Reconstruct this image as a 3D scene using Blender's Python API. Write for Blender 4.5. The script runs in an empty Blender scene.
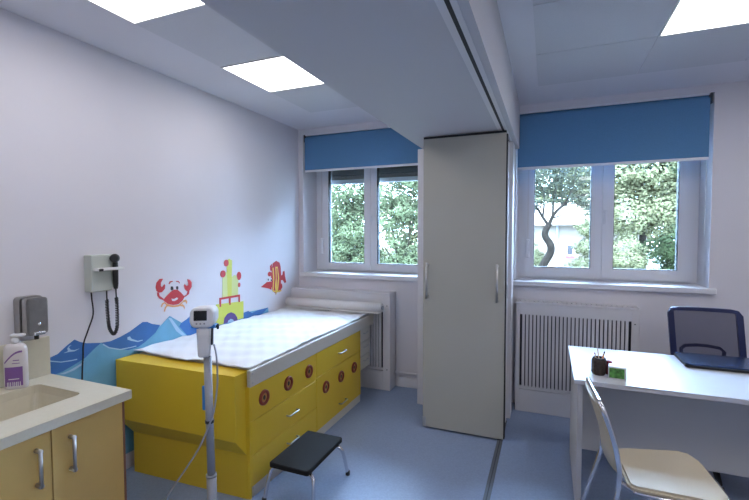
import bpy, bmesh, math, random
from mathutils import Vector, Matrix
random.seed(7)
C = bpy.context.scene.collection
PI = math.pi
# ---------------------------------------------------------------- camera
F, YAW, PITCH, ROLL, CH = 421.47, 0.3903, 0.0410, -0.0014, 1.5
cy_, sy_, cp_, sp_ = math.cos(YAW), math.sin(YAW), math.cos(PITCH), math.sin(PITCH)
fw = Vector((-sy_*cp_, cy_*cp_, -sp_)); rt = Vector((cy_, sy_, 0)); up = rt.cross(fw)
r2 = rt*math.cos(ROLL) + up*math.sin(ROLL); u2 = up*math.cos(ROLL) - rt*math.sin(ROLL)
cam_data = bpy.data.cameras.new('camera'); cam = bpy.data.objects.new('camera', cam_data); C.objects.link(cam)
cam_data.sensor_fit = 'HORIZONTAL'; cam_data.sensor_width = 36; cam_data.lens = F/749*36; cam_data.clip_end = 200
mw = Matrix((r2, u2, -fw)).transposed().to_4x4(); mw.translation = (0, 0, CH); cam.matrix_world = mw
bpy.context.scene.camera = cam
# ---------------------------------------------------------------- world, sun, exposure
SKY_STRENGTH, SUN_STRENGTH, PANEL_STRENGTH = 56.0, 8.0, 6.4
world = bpy.data.worlds.new('sky'); bpy.context.scene.world = world; world.use_nodes = True
bgn = world.node_tree.nodes['Background']; bgn.inputs[0].default_value = (0.43, 0.63, 1.0, 1); bgn.inputs[1].default_value = SKY_STRENGTH
sun = bpy.data.lights.new('sun', 'SUN'); sun.energy = SUN_STRENGTH; sun.angle = 0.01; sun.color = (1, 0.95, 0.85)
sun_o = bpy.data.objects.new('sun', sun); C.objects.link(sun_o)
sun_o.rotation_euler = Vector((0.35, 1.0, -1.25)).to_track_quat('-Z', 'Y').to_euler()   # from behind the house, over its roof
vs = bpy.context.scene.view_settings
vs.view_transform = 'Standard'; vs.look = 'None'; vs.gamma = 1; vs.use_curve_mapping = False; vs.exposure = 0.25
# ---------------------------------------------------------------- materials
def mat(name, col, rough=0.5, metal=0.0, noise=0.0, scale=8.0, bump=0.0, bscale=60.0, spec=0.5, coat=0.0):
    m = bpy.data.materials.new(name); m.use_nodes = True; nt = m.node_tree; b = nt.nodes['Principled BSDF']
    b.inputs['Base Color'].default_value = (*col, 1); b.inputs['Roughness'].default_value = rough
    b.inputs['Metallic'].default_value = metal; b.inputs['Specular IOR Level'].default_value = spec
    b.inputs['Coat Weight'].default_value = coat
    tc = nt.nodes.new('ShaderNodeTexCoord')
    if noise:
        n = nt.nodes.new('ShaderNodeTexNoise'); n.inputs['Scale'].default_value = scale; n.inputs['Detail'].default_value = 5
        nt.links.new(tc.outputs['Object'], n.inputs['Vector'])
        r = nt.nodes.new('ShaderNodeValToRGB'); r.color_ramp.elements[0].position = 0.3; r.color_ramp.elements[1].position = 0.7
        r.color_ramp.elements[0].color = (*[c*(1-noise) for c in col], 1); r.color_ramp.elements[1].color = (*[min(1, c*(1+noise)) for c in col], 1)
        nt.links.new(n.outputs['Fac'], r.inputs['Fac']); nt.links.new(r.outputs['Color'], b.inputs['Base Color'])
    if bump:
        n2 = nt.nodes.new('ShaderNodeTexNoise'); n2.inputs['Scale'].default_value = bscale; n2.inputs['Detail'].default_value = 4
        nt.links.new(tc.outputs['Object'], n2.inputs['Vector'])
        bp = nt.nodes.new('ShaderNodeBump'); bp.inputs['Strength'].default_value = bump; bp.inputs['Distance'].default_value = 0.01
        nt.links.new(n2.outputs['Fac'], bp.inputs['Height']); nt.links.new(bp.outputs['Normal'], b.inputs['Normal'])
    return m
M = {}
M['wall'] = mat('painted_plaster', (0.75, 0.735, 0.775), 0.85, noise=0.015, scale=2, bump=0.05, bscale=90)
M['plaster'] = mat('ceiling_plaster', (0.75, 0.74, 0.79), 0.9, bump=0.05)
M['tile'] = mat('ceiling_tile', (0.66, 0.66, 0.70), 0.9, noise=0.03, scale=180, bump=0.15, bscale=250)
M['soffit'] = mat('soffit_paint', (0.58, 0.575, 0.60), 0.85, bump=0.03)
M['floor'] = mat('blue_vinyl', (0.25, 0.325, 0.475), 0.42, noise=0.07, scale=90, spec=0.4)
M['pvc'] = mat('white_pvc', (0.80, 0.81, 0.85), 0.35)
M['whitepaint'] = mat('white_lacquer', (0.74, 0.73, 0.75), 0.45)
M['slot_dark'] = mat('dark_grey_metal', (0.06, 0.065, 0.08), 0.6)
M['greige'] = mat('greige_laminate', (0.45, 0.445, 0.39), 0.45, noise=0.01, scale=3)
M['darkseal'] = mat('black_seal', (0.02, 0.022, 0.025), 0.7)
M['alu'] = mat('brushed_aluminium', (0.55, 0.55, 0.54), 0.38, metal=1.0, noise=0.05, scale=90)
M['trackmetal'] = mat('dull_track_metal', (0.17, 0.19, 0.22), 0.5, metal=0.7)
M['chrome'] = mat('chrome', (0.75, 0.75, 0.78), 0.14, metal=1.0)
M['steel'] = mat('stainless_steel', (0.42, 0.41, 0.39), 0.30, metal=1.0, noise=0.06, scale=40)
M['blind'] = mat('blue_roller_fabric', (0.10, 0.245, 0.44), 0.85, noise=0.05, scale=140, bump=0.1, bscale=300)
M['yellow'] = mat('yellow_laminate', (0.74, 0.50, 0.03), 0.42, noise=0.02, scale=4)
M['rail'] = mat('cream_rail_laminate', (0.63, 0.60, 0.53), 0.45)
M['red'] = mat('red_brown_plastic', (0.22, 0.03, 0.015), 0.4)
M['hole'] = mat('porthole_wood', (0.55, 0.28, 0.08), 0.6)
M['paper'] = mat('white_exam_paper', (0.80, 0.79, 0.79), 0.85, bump=0.25, bscale=9)
M['vinylpad'] = mat('white_vinyl_pad', (0.70, 0.69, 0.66), 0.5)
M['counter'] = mat('cream_solid_surface', (0.65, 0.605, 0.475), 0.35, noise=0.02, scale=60)
M['maple'] = mat('yellow_maple_laminate', (0.62, 0.405, 0.12), 0.42, noise=0.05, scale=5)
M['edge'] = mat('brown_edge_band', (0.23, 0.10, 0.06), 0.5)
M['rubber'] = mat('black_rubber', (0.014, 0.014, 0.014), 0.8, bump=0.3, bscale=220, spec=0.25)
M['black'] = mat('black_plastic', (0.015, 0.015, 0.017), 0.4)
M['devbox'] = mat('pale_grey_green_plastic', (0.52, 0.56, 0.50), 0.45)
M['white'] = mat('white_plastic', (0.78, 0.78, 0.78), 0.35)
M['greypole'] = mat('grey_painted_pole', (0.36, 0.37, 0.39), 0.4, metal=0.3)
M['screen'] = mat('dark_screen', (0.012, 0.014, 0.016), 0.15)
M['bluepl'] = mat('blue_plastic', (0.05, 0.27, 0.65), 0.4)
M['desk'] = mat('white_desk_laminate', (0.57, 0.58, 0.61), 0.33)
M['deskpanel'] = mat('white_desk_panel', (0.58, 0.575, 0.575), 0.5)
M['cream'] = mat('cream_leatherette', (0.58, 0.51, 0.38), 0.5, bump=0.1, bscale=200)
M['navy'] = mat('navy_plastic', (0.012, 0.018, 0.075), 0.45)
M['navyseat'] = mat('navy_fabric', (0.012, 0.016, 0.05), 0.9)
M['laptop'] = mat('blue_black_laptop_lid', (0.012, 0.03, 0.075), 0.22)
M['cup'] = mat('dark_bronze_mesh_cup', (0.05, 0.035, 0.028), 0.45, metal=0.4, noise=0.4, scale=90)
M['pencil'] = mat('orange_pencil', (0.62, 0.24, 0.05), 0.45)
M['wood'] = mat('pale_wood', (0.62, 0.42, 0.22), 0.6)
M['green'] = mat('green_print', (0.08, 0.25, 0.05), 0.5, noise=0.6, scale=60)
M['darkred'] = mat('dark_red_plastic', (0.20, 0.01, 0.03), 0.4)
M['purple'] = mat('purple_label', (0.22, 0.10, 0.33), 0.5)
M['bottle'] = mat('white_bottle_plastic', (0.72, 0.68, 0.68), 0.35)
M['mblue'] = mat('mural_blue', (0.045, 0.17, 0.46), 0.6, noise=0.08, scale=9)
M['mcyan'] = mat('mural_light_blue', (0.16, 0.42, 0.60), 0.6, noise=0.10, scale=7)
M['mfoam'] = mat('mural_pale_blue', (0.42, 0.62, 0.78), 0.6)
M['sred'] = mat('sticker_red', (0.50, 0.03, 0.035), 0.5)
M['sorange'] = mat('sticker_orange', (0.80, 0.40, 0.15), 0.5)
M['sgreen'] = mat('sticker_lime', (0.62, 0.64, 0.10), 0.5)
M['slime'] = mat('sticker_pale_lime', (0.66, 0.70, 0.28), 0.5)
M['syellow'] = mat('sticker_yellow', (0.82, 0.58, 0.10), 0.5)
M['spurple'] = mat('sticker_purple', (0.10, 0.05, 0.22), 0.5)
M['shutter'] = mat('brown_shutter_slats', (0.07, 0.055, 0.045), 0.6)
M['bark'] = mat('dark_bark', (0.010, 0.008, 0.006), 0.95, spec=0.02, noise=0.4, scale=12, bump=0.5, bscale=20)
M['render'] = mat('white_house_render', (0.17, 0.14, 0.11), 0.95, spec=0.05)
M['grass'] = mat('grass', (0.075, 0.08, 0.055), 0.9, noise=0.3, scale=3)
def leafmat(name, col):
    m = mat(name, col, 0.8, noise=0.5, scale=2.5, spec=0.04)
    return m
M['leaf1'] = leafmat('mid_green_leaves', (0.044, 0.052, 0.024))
M['leaf2'] = leafmat('pale_green_leaves', (0.090, 0.088, 0.042))
M['leaf3'] = leafmat('dark_green_leaves', (0.014, 0.020, 0.007))
M['leaf4'] = leafmat('grey_green_leaves', (0.028, 0.031, 0.020))
def emis(name, col, s):
    m = bpy.data.materials.new(name); m.use_nodes = True; nt = m.node_tree; nt.nodes.clear()
    e = nt.nodes.new('ShaderNodeEmission'); e.inputs[0].default_value = (*col, 1); e.inputs[1].default_value = s
    o = nt.nodes.new('ShaderNodeOutputMaterial'); nt.links.new(e.outputs[0], o.inputs[0]); return m
M['panel'] = emis('led_diffuser', (1.0, 0.965, 0.985), PANEL_STRENGTH)
def mixmat(name, fac, kind, col, rough):
    m = bpy.data.materials.new(name); m.use_nodes = True; nt = m.node_tree; b = nt.nodes['Principled BSDF']
    out = nt.nodes['Material Output']; t = nt.nodes.new('ShaderNodeBsdfTransparent'); mx = nt.nodes.new('ShaderNodeMixShader')
    if kind == 'glass':
        nt.nodes.remove(b); b = nt.nodes.new('ShaderNodeBsdfGlossy'); b.inputs['Roughness'].default_value = rough
        fr = nt.nodes.new('ShaderNodeFresnel'); fr.inputs[0].default_value = 1.45; nt.links.new(fr.outputs[0], mx.inputs[0])
        t.inputs[0].default_value = (*col, 1)
    else:
        b.inputs['Base Color'].default_value = (*col, 1); b.inputs['Roughness'].default_value = rough; mx.inputs[0].default_value = fac
    nt.links.new(t.outputs[0], mx.inputs[1]); nt.links.new(b.outputs[0], mx.inputs[2]); nt.links.new(mx.outputs[0], out.inputs[0]); return m
M['glass'] = mixmat('window_glass', 0, 'glass', (0.95, 0.98, 0.97), 0.0)
M['mesh'] = mixmat('navy_chair_mesh', 0.72, 'mesh', (0.022, 0.026, 0.085), 0.8)
# ---------------------------------------------------------------- mesh helpers: everything is given in world coordinates
ORG = {}
def thing(name, label, cat, loc, group=None, kind=None):
    o = bpy.data.objects.new(name, None); C.objects.link(o); o.location = loc; o.empty_display_size = 0.1
    ORG[o.name] = Vector(loc)
    if kind: o['kind'] = kind
    if label: o['label'] = label
    if cat: o['category'] = cat
    if group: o['group'] = group
    return o
def obj(name, bm, m, parent=None, label=None, cat=None, group=None, kind=None, org=None):
    bmesh.ops.recalc_face_normals(bm, faces=bm.faces)
    if parent is not None: base = ORG[parent.name]
    else:
        if org is None:
            xs = [v.co.x for v in bm.verts]; ys = [v.co.y for v in bm.verts]; zs = [v.co.z for v in bm.verts]
            org = ((min(xs)+max(xs))/2, (min(ys)+max(ys))/2, min(zs))
        base = Vector(org)
    bmesh.ops.translate(bm, verts=bm.verts, vec=-base)
    me = bpy.data.meshes.new(name); bm.to_mesh(me); bm.free(); me.materials.append(M[m])
    o = bpy.data.objects.new(name, me); C.objects.link(o)
    if parent is not None: o.parent = parent; ORG[o.name] = base
    else: o.location = base; ORG[o.name] = base
    if label: o['label'] = label
    if cat: o['category'] = cat
    if group: o['group'] = group
    if kind: o['kind'] = kind
    return o
def struct(name, bm, m, parent=None): return obj(name, bm, m, parent, kind=None if parent else 'structure')
def B(): return bmesh.new()
def box(bm, x0, x1, y0, y1, z0, z1, bev=0.0, seg=1, mtx=None):
    vs_ = [bm.verts.new((x, y, z)) for x in (x0, x1) for y in (y0, y1) for z in (z0, z1)]
    fs = [bm.faces.new([vs_[i] for i in f]) for f in ((0,1,3,2),(4,6,7,5),(0,4,5,1),(2,3,7,6),(0,2,6,4),(1,5,7,3))]
    bmesh.ops.recalc_face_normals(bm, faces=fs)
    vv = vs_
    if bev:
        es = list({e for f in fs for e in f.edges})
        r = bmesh.ops.bevel(bm, geom=es, offset=bev, segments=seg, affect='EDGES', profile=0.5)
        vv = list({v for f in r['faces'] for v in f.verts} | {v for v in vs_ if v.is_valid})
    if mtx is not None: bmesh.ops.transform(bm, matrix=mtx, verts=vv)
    return bm
def bx(*a, **k): return box(B(), *a, **k)
def tube(bm, pts, r, n=10, mtx=None, closed=False, caps=True):
    pts = [Vector(p) for p in pts]; N = len(pts); rs = r if isinstance(r, (list, tuple)) else [r]*N
    rings = []; prev = None
    for i, p in enumerate(pts):
        if closed: t = (pts[(i+1) % N]-pts[i-1]).normalized()
        else: t = (pts[min(i+1, N-1)]-pts[max(i-1, 0)]).normalized()
        if prev is None:
            a = Vector((0, 0, 1)) if abs(t.z) < 0.9 else Vector((1, 0, 0)); u = t.cross(a).normalized()
        else: u = (prev-t*prev.dot(t)).normalized()
        prev = u; w = t.cross(u)
        rings.append([bm.verts.new(p+(u*math.cos(2*PI*k/n)+w*math.sin(2*PI*k/n))*rs[i]) for k in range(n)])
    for i in range(N if closed else N-1):
        a, b = rings[i], rings[(i+1) % N]
        for k in range(n):
            f = bm.faces.new((a[k], a[(k+1) % n], b[(k+1) % n], b[k])); f.smooth = True
    if caps and not closed:
        bm.faces.new(rings[0]); bm.faces.new(rings[-1][::-1])
    if mtx is not None: bmesh.ops.transform(bm, matrix=mtx, verts=[v for g in rings for v in g])
    return bm
def smooth_path(pts, n=6):
    pts = [Vector(p) for p in pts]; out = []
    P = [pts[0]]+pts+[pts[-1]]
    for i in range(1, len(P)-2):
        for k in range(n):
            t = k/n; a, b, c, d = P[i-1], P[i], P[i+1], P[i+2]
            out.append(0.5*((2*b)+(c-a)*t+(2*a-5*b+4*c-d)*t*t+(3*b-a-3*c+d)*t**3))
    out.append(pts[-1]); return out
def lathe(bm, prof, cx, cy, n=20, sx=1.0, sy=1.0, mtx=None):
    rings = [[bm.verts.new((cx+r*sx*math.cos(2*PI*k/n), cy+r*sy*math.sin(2*PI*k/n), z)) for k in range(n)] for r, z in prof]
    for a, b in zip(rings, rings[1:]):
        for k in range(n):
            f = bm.faces.new((a[k], a[(k+1) % n], b[(k+1) % n], b[k])); f.smooth = True
    bm.faces.new(rings[0]); bm.faces.new(rings[-1])
    if mtx is not None: bmesh.ops.transform(bm, matrix=mtx, verts=[v for g in rings for v in g])
    return bm
def prism(bm, poly, d0, d1, f, bev=0):
    """poly in 2D, f(u, v, d) -> 3D point; extruded between depths d0 and d1"""
    a = [bm.verts.new(f(u, v, d0)) for u, v in poly]; b = [bm.verts.new(f(u, v, d1)) for u, v in poly]
    fs = [bm.faces.new(a), bm.faces.new(b[::-1])]
    n = len(poly); fs += [bm.faces.new((a[i], b[i], b[(i+1) % n], a[(i+1) % n])) for i in range(n)]
    bmesh.ops.recalc_face_normals(bm, faces=fs)
    r = [x for x in fs if len(x.verts) > 4]
    if bev:
        bmesh.ops.bevel(bm, geom=list({e for x in fs for e in x.edges}), offset=bev, segments=2, affect='EDGES')
    elif r: bmesh.ops.triangulate(bm, faces=r)
    return bm
XY = lambda u, v, d: (u, v, d)
XZ = lambda u, v, d: (u, d, v)
YZ = lambda u, v, d: (d, u, v)
def rrect(x0, x1, y0, y1, r, n=5):
    o = []
    for cx, cy, a0 in ((x1-r, y1-r, 0), (x0+r, y1-r, 90), (x0+r, y0+r, 180), (x1-r, y0+r, 270)):
        for k in range(n+1):
            a = math.radians(a0+90*k/n); o.append((cx+r*math.cos(a), cy+r*math.sin(a)))
    return o
def frame(bm, x0, x1, z0, z1, w, y0, y1, wb=None):
    wb = wb or w
    box(bm, x0, x0+w, y0, y1, z0, z1); box(bm, x1-w, x1, y0, y1, z0, z1)
    box(bm, x0+w, x1-w, y0, y1, z0, z0+wb); box(bm, x0+w, x1-w, y0, y1, z1-w, z1); return bm
DECAL = {
 'wave_base_light': [(1.39, 0.793), (1.462, 0.86), (1.68, 0.846), (1.799, 0.797), (1.977, 0.86), (2.094, 0.862), (2.174, 0.917), (2.282, 0.845), (2.453, 0.834), (2.998, 0.8), (3.301, 0.785)],
 'w1_dark': [(1.39, 0.832), (1.439, 0.844), (1.49, 0.88), (1.529, 0.902), (1.559, 0.881), (1.595, 0.865), (1.679, 0.847), (1.635, 0.82), (1.583, 0.782), (1.512, 0.757), (1.461, 0.741), (1.42, 0.736), (1.389, 0.754)],
 'w2_dark': [(1.679, 0.847), (1.738, 0.842), (1.801, 0.854), (1.867, 0.873), (1.912, 0.894), (1.96, 0.916), (1.994, 0.91), (2.031, 0.889), (2.094, 0.869), (2.053, 0.823), (1.975, 0.78), (1.923, 0.76), (1.853, 0.758), (1.799, 0.78), (1.737, 0.803)],
 'w3_dark': [(2.227, 0.791), (2.273, 0.847), (2.328, 0.866), (2.386, 0.9), (2.454, 0.873), (2.624, 0.914), (2.63, 0.719), (2.353, 0.704)],
 'w4_dark': [(2.945, 0.801), (3.012, 0.807), (3.066, 0.779), (3.151, 0.792), (3.301, 0.79), (3.209, 0.744), (2.944, 0.739)],
 'l3': [(2.174, 0.917), (2.281, 0.794), (2.371, 0.691), (1.937, 0.723), (2.013, 0.784), (2.077, 0.838)],
 'crest1': [(1.468, 0.841), (1.497, 0.84), (1.527, 0.836), (1.554, 0.845), (1.527, 0.843), (1.506, 0.85), (1.496, 0.867), (1.511, 0.876), (1.498, 0.874), (1.488, 0.862), (1.491, 0.846)],
 'crest2': [(1.399, 0.82), (1.454, 0.798), (1.513, 0.791), (1.539, 0.79), (1.539, 0.784), (1.504, 0.786), (1.454, 0.793), (1.399, 0.813)],
 'crest3': [(1.693, 0.839), (1.727, 0.809), (1.799, 0.779), (1.875, 0.773), (1.909, 0.773), (1.909, 0.767), (1.864, 0.768), (1.799, 0.772), (1.727, 0.801), (1.688, 0.832)],
 'crest4': [(1.849, 0.841), (1.866, 0.843), (1.877, 0.825), (1.921, 0.801), (1.956, 0.8), (1.956, 0.795), (1.921, 0.793), (1.876, 0.811), (1.849, 0.826)],
 'crest5': [(1.444, 0.732), (1.494, 0.735), (1.546, 0.751), (1.578, 0.765), (1.569, 0.749), (1.52, 0.729), (1.469, 0.723)],
 'crest6': [(2.161, 0.905), (2.186, 0.9), (2.263, 0.798), (2.334, 0.73), (2.306, 0.729), (2.227, 0.798)],
 'crab_body': [(2.123, 1.037), (2.153, 1.062), (2.189, 1.087), (2.216, 1.097), (2.247, 1.093), (2.278, 1.067), (2.31, 1.034), (2.288, 1.008), (2.25, 0.988), (2.208, 0.989), (2.167, 1.001), (2.137, 1.023)],
 'crab_belly': [(2.132, 1.021), (2.167, 0.999), (2.207, 0.985), (2.255, 0.983), (2.293, 1.003), (2.29, 0.991), (2.254, 0.97), (2.202, 0.974), (2.152, 0.991)],
 'crab_clawL': [(2.127, 1.185), (2.098, 1.186), (2.073, 1.164), (2.065, 1.132), (2.072, 1.107), (2.09, 1.092), (2.115, 1.093), (2.14, 1.114), (2.143, 1.139), (2.136, 1.146), (2.115, 1.126), (2.106, 1.139), (2.109, 1.16)],
 'crab_clawR': [(2.336, 1.161), (2.36, 1.154), (2.378, 1.13), (2.377, 1.099), (2.358, 1.074), (2.333, 1.07), (2.312, 1.089), (2.304, 1.116), (2.313, 1.128), (2.329, 1.109), (2.346, 1.116), (2.344, 1.134)],
 'crab_armL': [(2.076, 1.098), (2.09, 1.092), (2.095, 1.071), (2.128, 1.045), (2.123, 1.036), (2.094, 1.05), (2.077, 1.073)],
 'crab_armR': [(2.339, 1.072), (2.356, 1.073), (2.35, 1.048), (2.321, 1.034), (2.301, 1.03), (2.299, 1.039), (2.327, 1.047)],
 'crab_legL1': [(2.132, 1.021), (2.147, 1.013), (2.122, 1.008), (2.112, 0.989), (2.104, 0.995), (2.113, 1.014)],
 'crab_legL2': [(2.152, 0.999), (2.167, 0.993), (2.146, 0.979), (2.136, 0.953), (2.128, 0.957), (2.136, 0.985)],
 'crab_legR1': [(2.293, 1.008), (2.321, 1.012), (2.334, 0.993), (2.326, 0.976), (2.318, 0.995), (2.298, 0.995)],
 'crab_legR2': [(2.26, 0.982), (2.293, 0.981), (2.309, 0.961), (2.308, 0.941), (2.295, 0.963), (2.265, 0.973)],
 'crab_mouth': [(2.191, 1.037), (2.214, 1.031), (2.237, 1.038), (2.248, 1.034), (2.245, 1.024), (2.219, 1.016), (2.198, 1.019)],
 'crab_eyeL': [(2.188, 1.104), (2.189, 1.121), (2.198, 1.124), (2.208, 1.119), (2.211, 1.101), (2.203, 1.094), (2.193, 1.095)],
 'crab_eyeR': [(2.235, 1.103), (2.235, 1.116), (2.243, 1.12), (2.253, 1.114), (2.253, 1.1), (2.247, 1.093), (2.239, 1.095)],
 'crab_browL': [(2.171, 1.144), (2.181, 1.16), (2.202, 1.162), (2.209, 1.155), (2.191, 1.153), (2.179, 1.141)],
 'crab_browR': [(2.233, 1.152), (2.24, 1.158), (2.259, 1.154), (2.269, 1.139), (2.264, 1.137), (2.254, 1.148)],
 'ship_hull': [(2.624, 0.927), (2.95, 0.904), (2.947, 0.756), (2.611, 0.755)],
 'ship_t1': [(2.701, 1.165), (2.72, 1.183), (2.753, 1.173), (2.756, 0.96), (2.693, 0.962)],
 'ship_t2': [(2.75, 1.26), (2.779, 1.285), (2.813, 1.269), (2.8, 0.954), (2.756, 0.96)],
 'ship_t3': [(2.808, 1.128), (2.843, 1.145), (2.889, 1.12), (2.881, 0.956), (2.8, 0.956)],
 'ship_rail': [(2.661, 0.974), (2.906, 0.969), (2.904, 0.904), (2.888, 0.905), (2.889, 0.952), (2.79, 0.955), (2.789, 0.898), (2.77, 0.9), (2.771, 0.955), (2.678, 0.957), (2.677, 0.899), (2.659, 0.9)],
 'ship_arch': [(2.701, 0.754), (2.711, 0.801), (2.749, 0.83), (2.793, 0.835), (2.836, 0.814), (2.865, 0.779), (2.871, 0.75), (2.825, 0.751), (2.815, 0.768), (2.786, 0.78), (2.758, 0.772), (2.748, 0.754)],
 'ship_ring': [(2.748, 0.754), (2.758, 0.772), (2.786, 0.78), (2.815, 0.768), (2.825, 0.751)],
 'fish_body': [(3.369, 1.16), (3.381, 1.206), (3.438, 1.226), (3.492, 1.206), (3.51, 1.163), (3.518, 1.078), (3.511, 0.995), (3.48, 0.929), (3.421, 0.909), (3.372, 0.943), (3.351, 1.013), (3.353, 1.094)],
 'fish_s1': [(3.376, 1.159), (3.392, 1.165), (3.401, 1.062), (3.388, 0.947), (3.372, 0.943), (3.385, 1.05)],
 'fish_s2': [(3.421, 1.169), (3.46, 1.167), (3.482, 1.054), (3.463, 0.931), (3.426, 0.897), (3.411, 0.979), (3.429, 1.059)],
 'fish_s3': [(3.439, 1.154), (3.453, 1.153), (3.461, 1.056), (3.445, 0.961), (3.438, 1.058)],
 'fish_nose': [(3.195, 0.998), (3.237, 1.015), (3.29, 1.036), (3.351, 1.033), (3.359, 0.992), (3.354, 0.952), (3.311, 0.971), (3.257, 0.984)],
 'fish_tail': [(3.513, 1.072), (3.542, 1.083), (3.547, 1.111), (3.576, 1.118), (3.585, 1.058), (3.604, 0.999), (3.577, 0.993), (3.546, 1.026), (3.517, 1.029)],
 'fish_fin': [(3.337, 1.183), (3.366, 1.203), (3.369, 1.133), (3.34, 1.138)],
 'fish_fin2': [(3.488, 0.998), (3.528, 0.993), (3.535, 0.957), (3.503, 0.926), (3.48, 0.936)],
 'fish_belly': [(3.365, 0.95), (3.387, 0.927), (3.417, 0.923), (3.425, 0.892), (3.44, 0.92), (3.479, 0.912), (3.527, 0.923), (3.503, 0.933), (3.463, 0.928), (3.399, 0.939)],
 '_ovals': [('s', 2.746, 1.251, 2.08, 3.2), ('s', 2.705, 1.165, 2.24, 3.2), ('s', 2.897, 1.13, 2.08, 4.0), ('s', 2.897, 1.053, 1.28, 2.24), ('f', 3.331, 1.107, 1.9607843137254903, 2.5210084033613445), ('eye', 3.302, 1.059, 1.2605042016806722, 2.2408963585434174), ('eye', 3.343, 1.049, 1.1204481792717087, 1.9607843137254903)],
}
# ---------------------------------------------------------------- room shell
XL, XR, YB, YF, ZC, ZS = -2.455, 3.1, 3.854, -1.6, 2.5856, 2.2186
struct('floor', bx(XL-0.2, XR+0.2, YF-0.2, YB+0.45, -0.15, 0), 'floor')
struct('wall_left', bx(XL-0.2, XL, YF-0.2, YB+0.45, 0, ZC+0.2), 'wall')
struct('wall_right', bx(XR, XR+0.2, YF-0.2, YB+0.45, 0, ZC+0.2), 'wall')
struct('wall_front', bx(XL, XR, YF-0.2, YF, 0, ZC+0.2), 'wall')
WL = (-2.40, -1.00); WR = (-0.262, 1.118); WZ = (1.075, 2.53)
bm = B()
box(bm, XL, XR, YB, YB+0.45, 0, WZ[0]); box(bm, XL, XR, YB, YB+0.45, WZ[1], ZC)
box(bm, XL, WL[0], YB, YB+0.45, WZ[0], WZ[1]); box(bm, WL[1], WR[0], YB, YB+0.45, WZ[0], WZ[1]); box(bm, WR[1], XR, YB, YB+0.45, WZ[0], WZ[1])
struct('wall_back', bm, 'wall')
ceil = struct('ceiling', bx(XL, XR, YF, YB+0.45, ZC, ZC+0.2), 'plaster')
# suspended tile fields: tiles as thin boards under the ceiling, joints between them
LX = [-1.995, -1.40]; LY = [-1.05, -0.55, 0.0, 0.52, 1.06, 1.59, 2.205, 2.735, 3.34]
RX = [-0.085, 0.545, 1.13, 1.73, 2.33]; RY = [-1.45, -0.84, -0.24, 0.37, 0.98, 1.58, 2.19, 2.795, 3.395]
lit_l = [(0, i) for i in range(8) if i % 2 == 0 and i > 0]
lit_r = [(1, 6), (3, 6), (1, 3), (3, 3), (1, 0)]
bm = B(); g = 0.003
for j in range(8):
    if (0, j) not in lit_l: box(bm, LX[0]+g, LX[1]-g, LY[j]+g, LY[j+1]-g, ZC-0.004, ZC+0.002)
for i in range(4):
    for j in range(8):
        if (i, j) not in lit_r: box(bm, RX[i]+g, RX[i+1]-g, RY[j]+g, RY[j+1]-g, ZC-0.004, ZC+0.002)
struct('ceiling_tiles', bm, 'tile', ceil)
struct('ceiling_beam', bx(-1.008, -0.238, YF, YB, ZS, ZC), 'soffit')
bm = B(); box(bm, -0.322, -0.312, YF, YB-0.1, ZS-0.006, ZS-0.0001); box(bm, -0.288, -0.282, YF, YB-0.1, ZS-0.006, ZS-0.0001)
tr = obj('door_track', bx(-0.335, -0.272, YF, YB-0.02, ZS-0.003, ZS), 'whitepaint', label='overhead rail of the folding partition, running along the underside of the ceiling beam', cat='track')
obj('slot', bx(-0.307, -0.292, YF, YB-0.02, ZS-0.0045, ZS-0.0030), 'darkseal', tr)
ft = obj('floor_track', bx(-0.318, -0.280, YF+0.02, 3.45, 0.0, 0.004, bev=0.0015), 'trackmetal', label='narrow grey metal guide strip set in the blue floor below the folding doors', cat='track')
obj('slot', bx(-0.302, -0.296, YF+0.02, 3.45, 0.004, 0.0046), 'slot_dark', ft)
struct('baseboard_back', bx(-1.34, -1.06, YB-0.012, YB, 0, 0.10, bev=0.003), 'whitepaint')
struct('baseboard_right', bx(0.66, XR, YB-0.012, YB, 0, 0.08, bev=0.003), 'whitepaint')
tube(bm0 := B(), [(-1.36, YB-0.03, 0.145), (-1.05, YB-0.03, 0.145)], 0.011)
obj('heating_pipe', bm0, 'whitepaint', label='thin white heating pipe low on the back wall beside the left radiator cover', cat='pipe')
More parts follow.
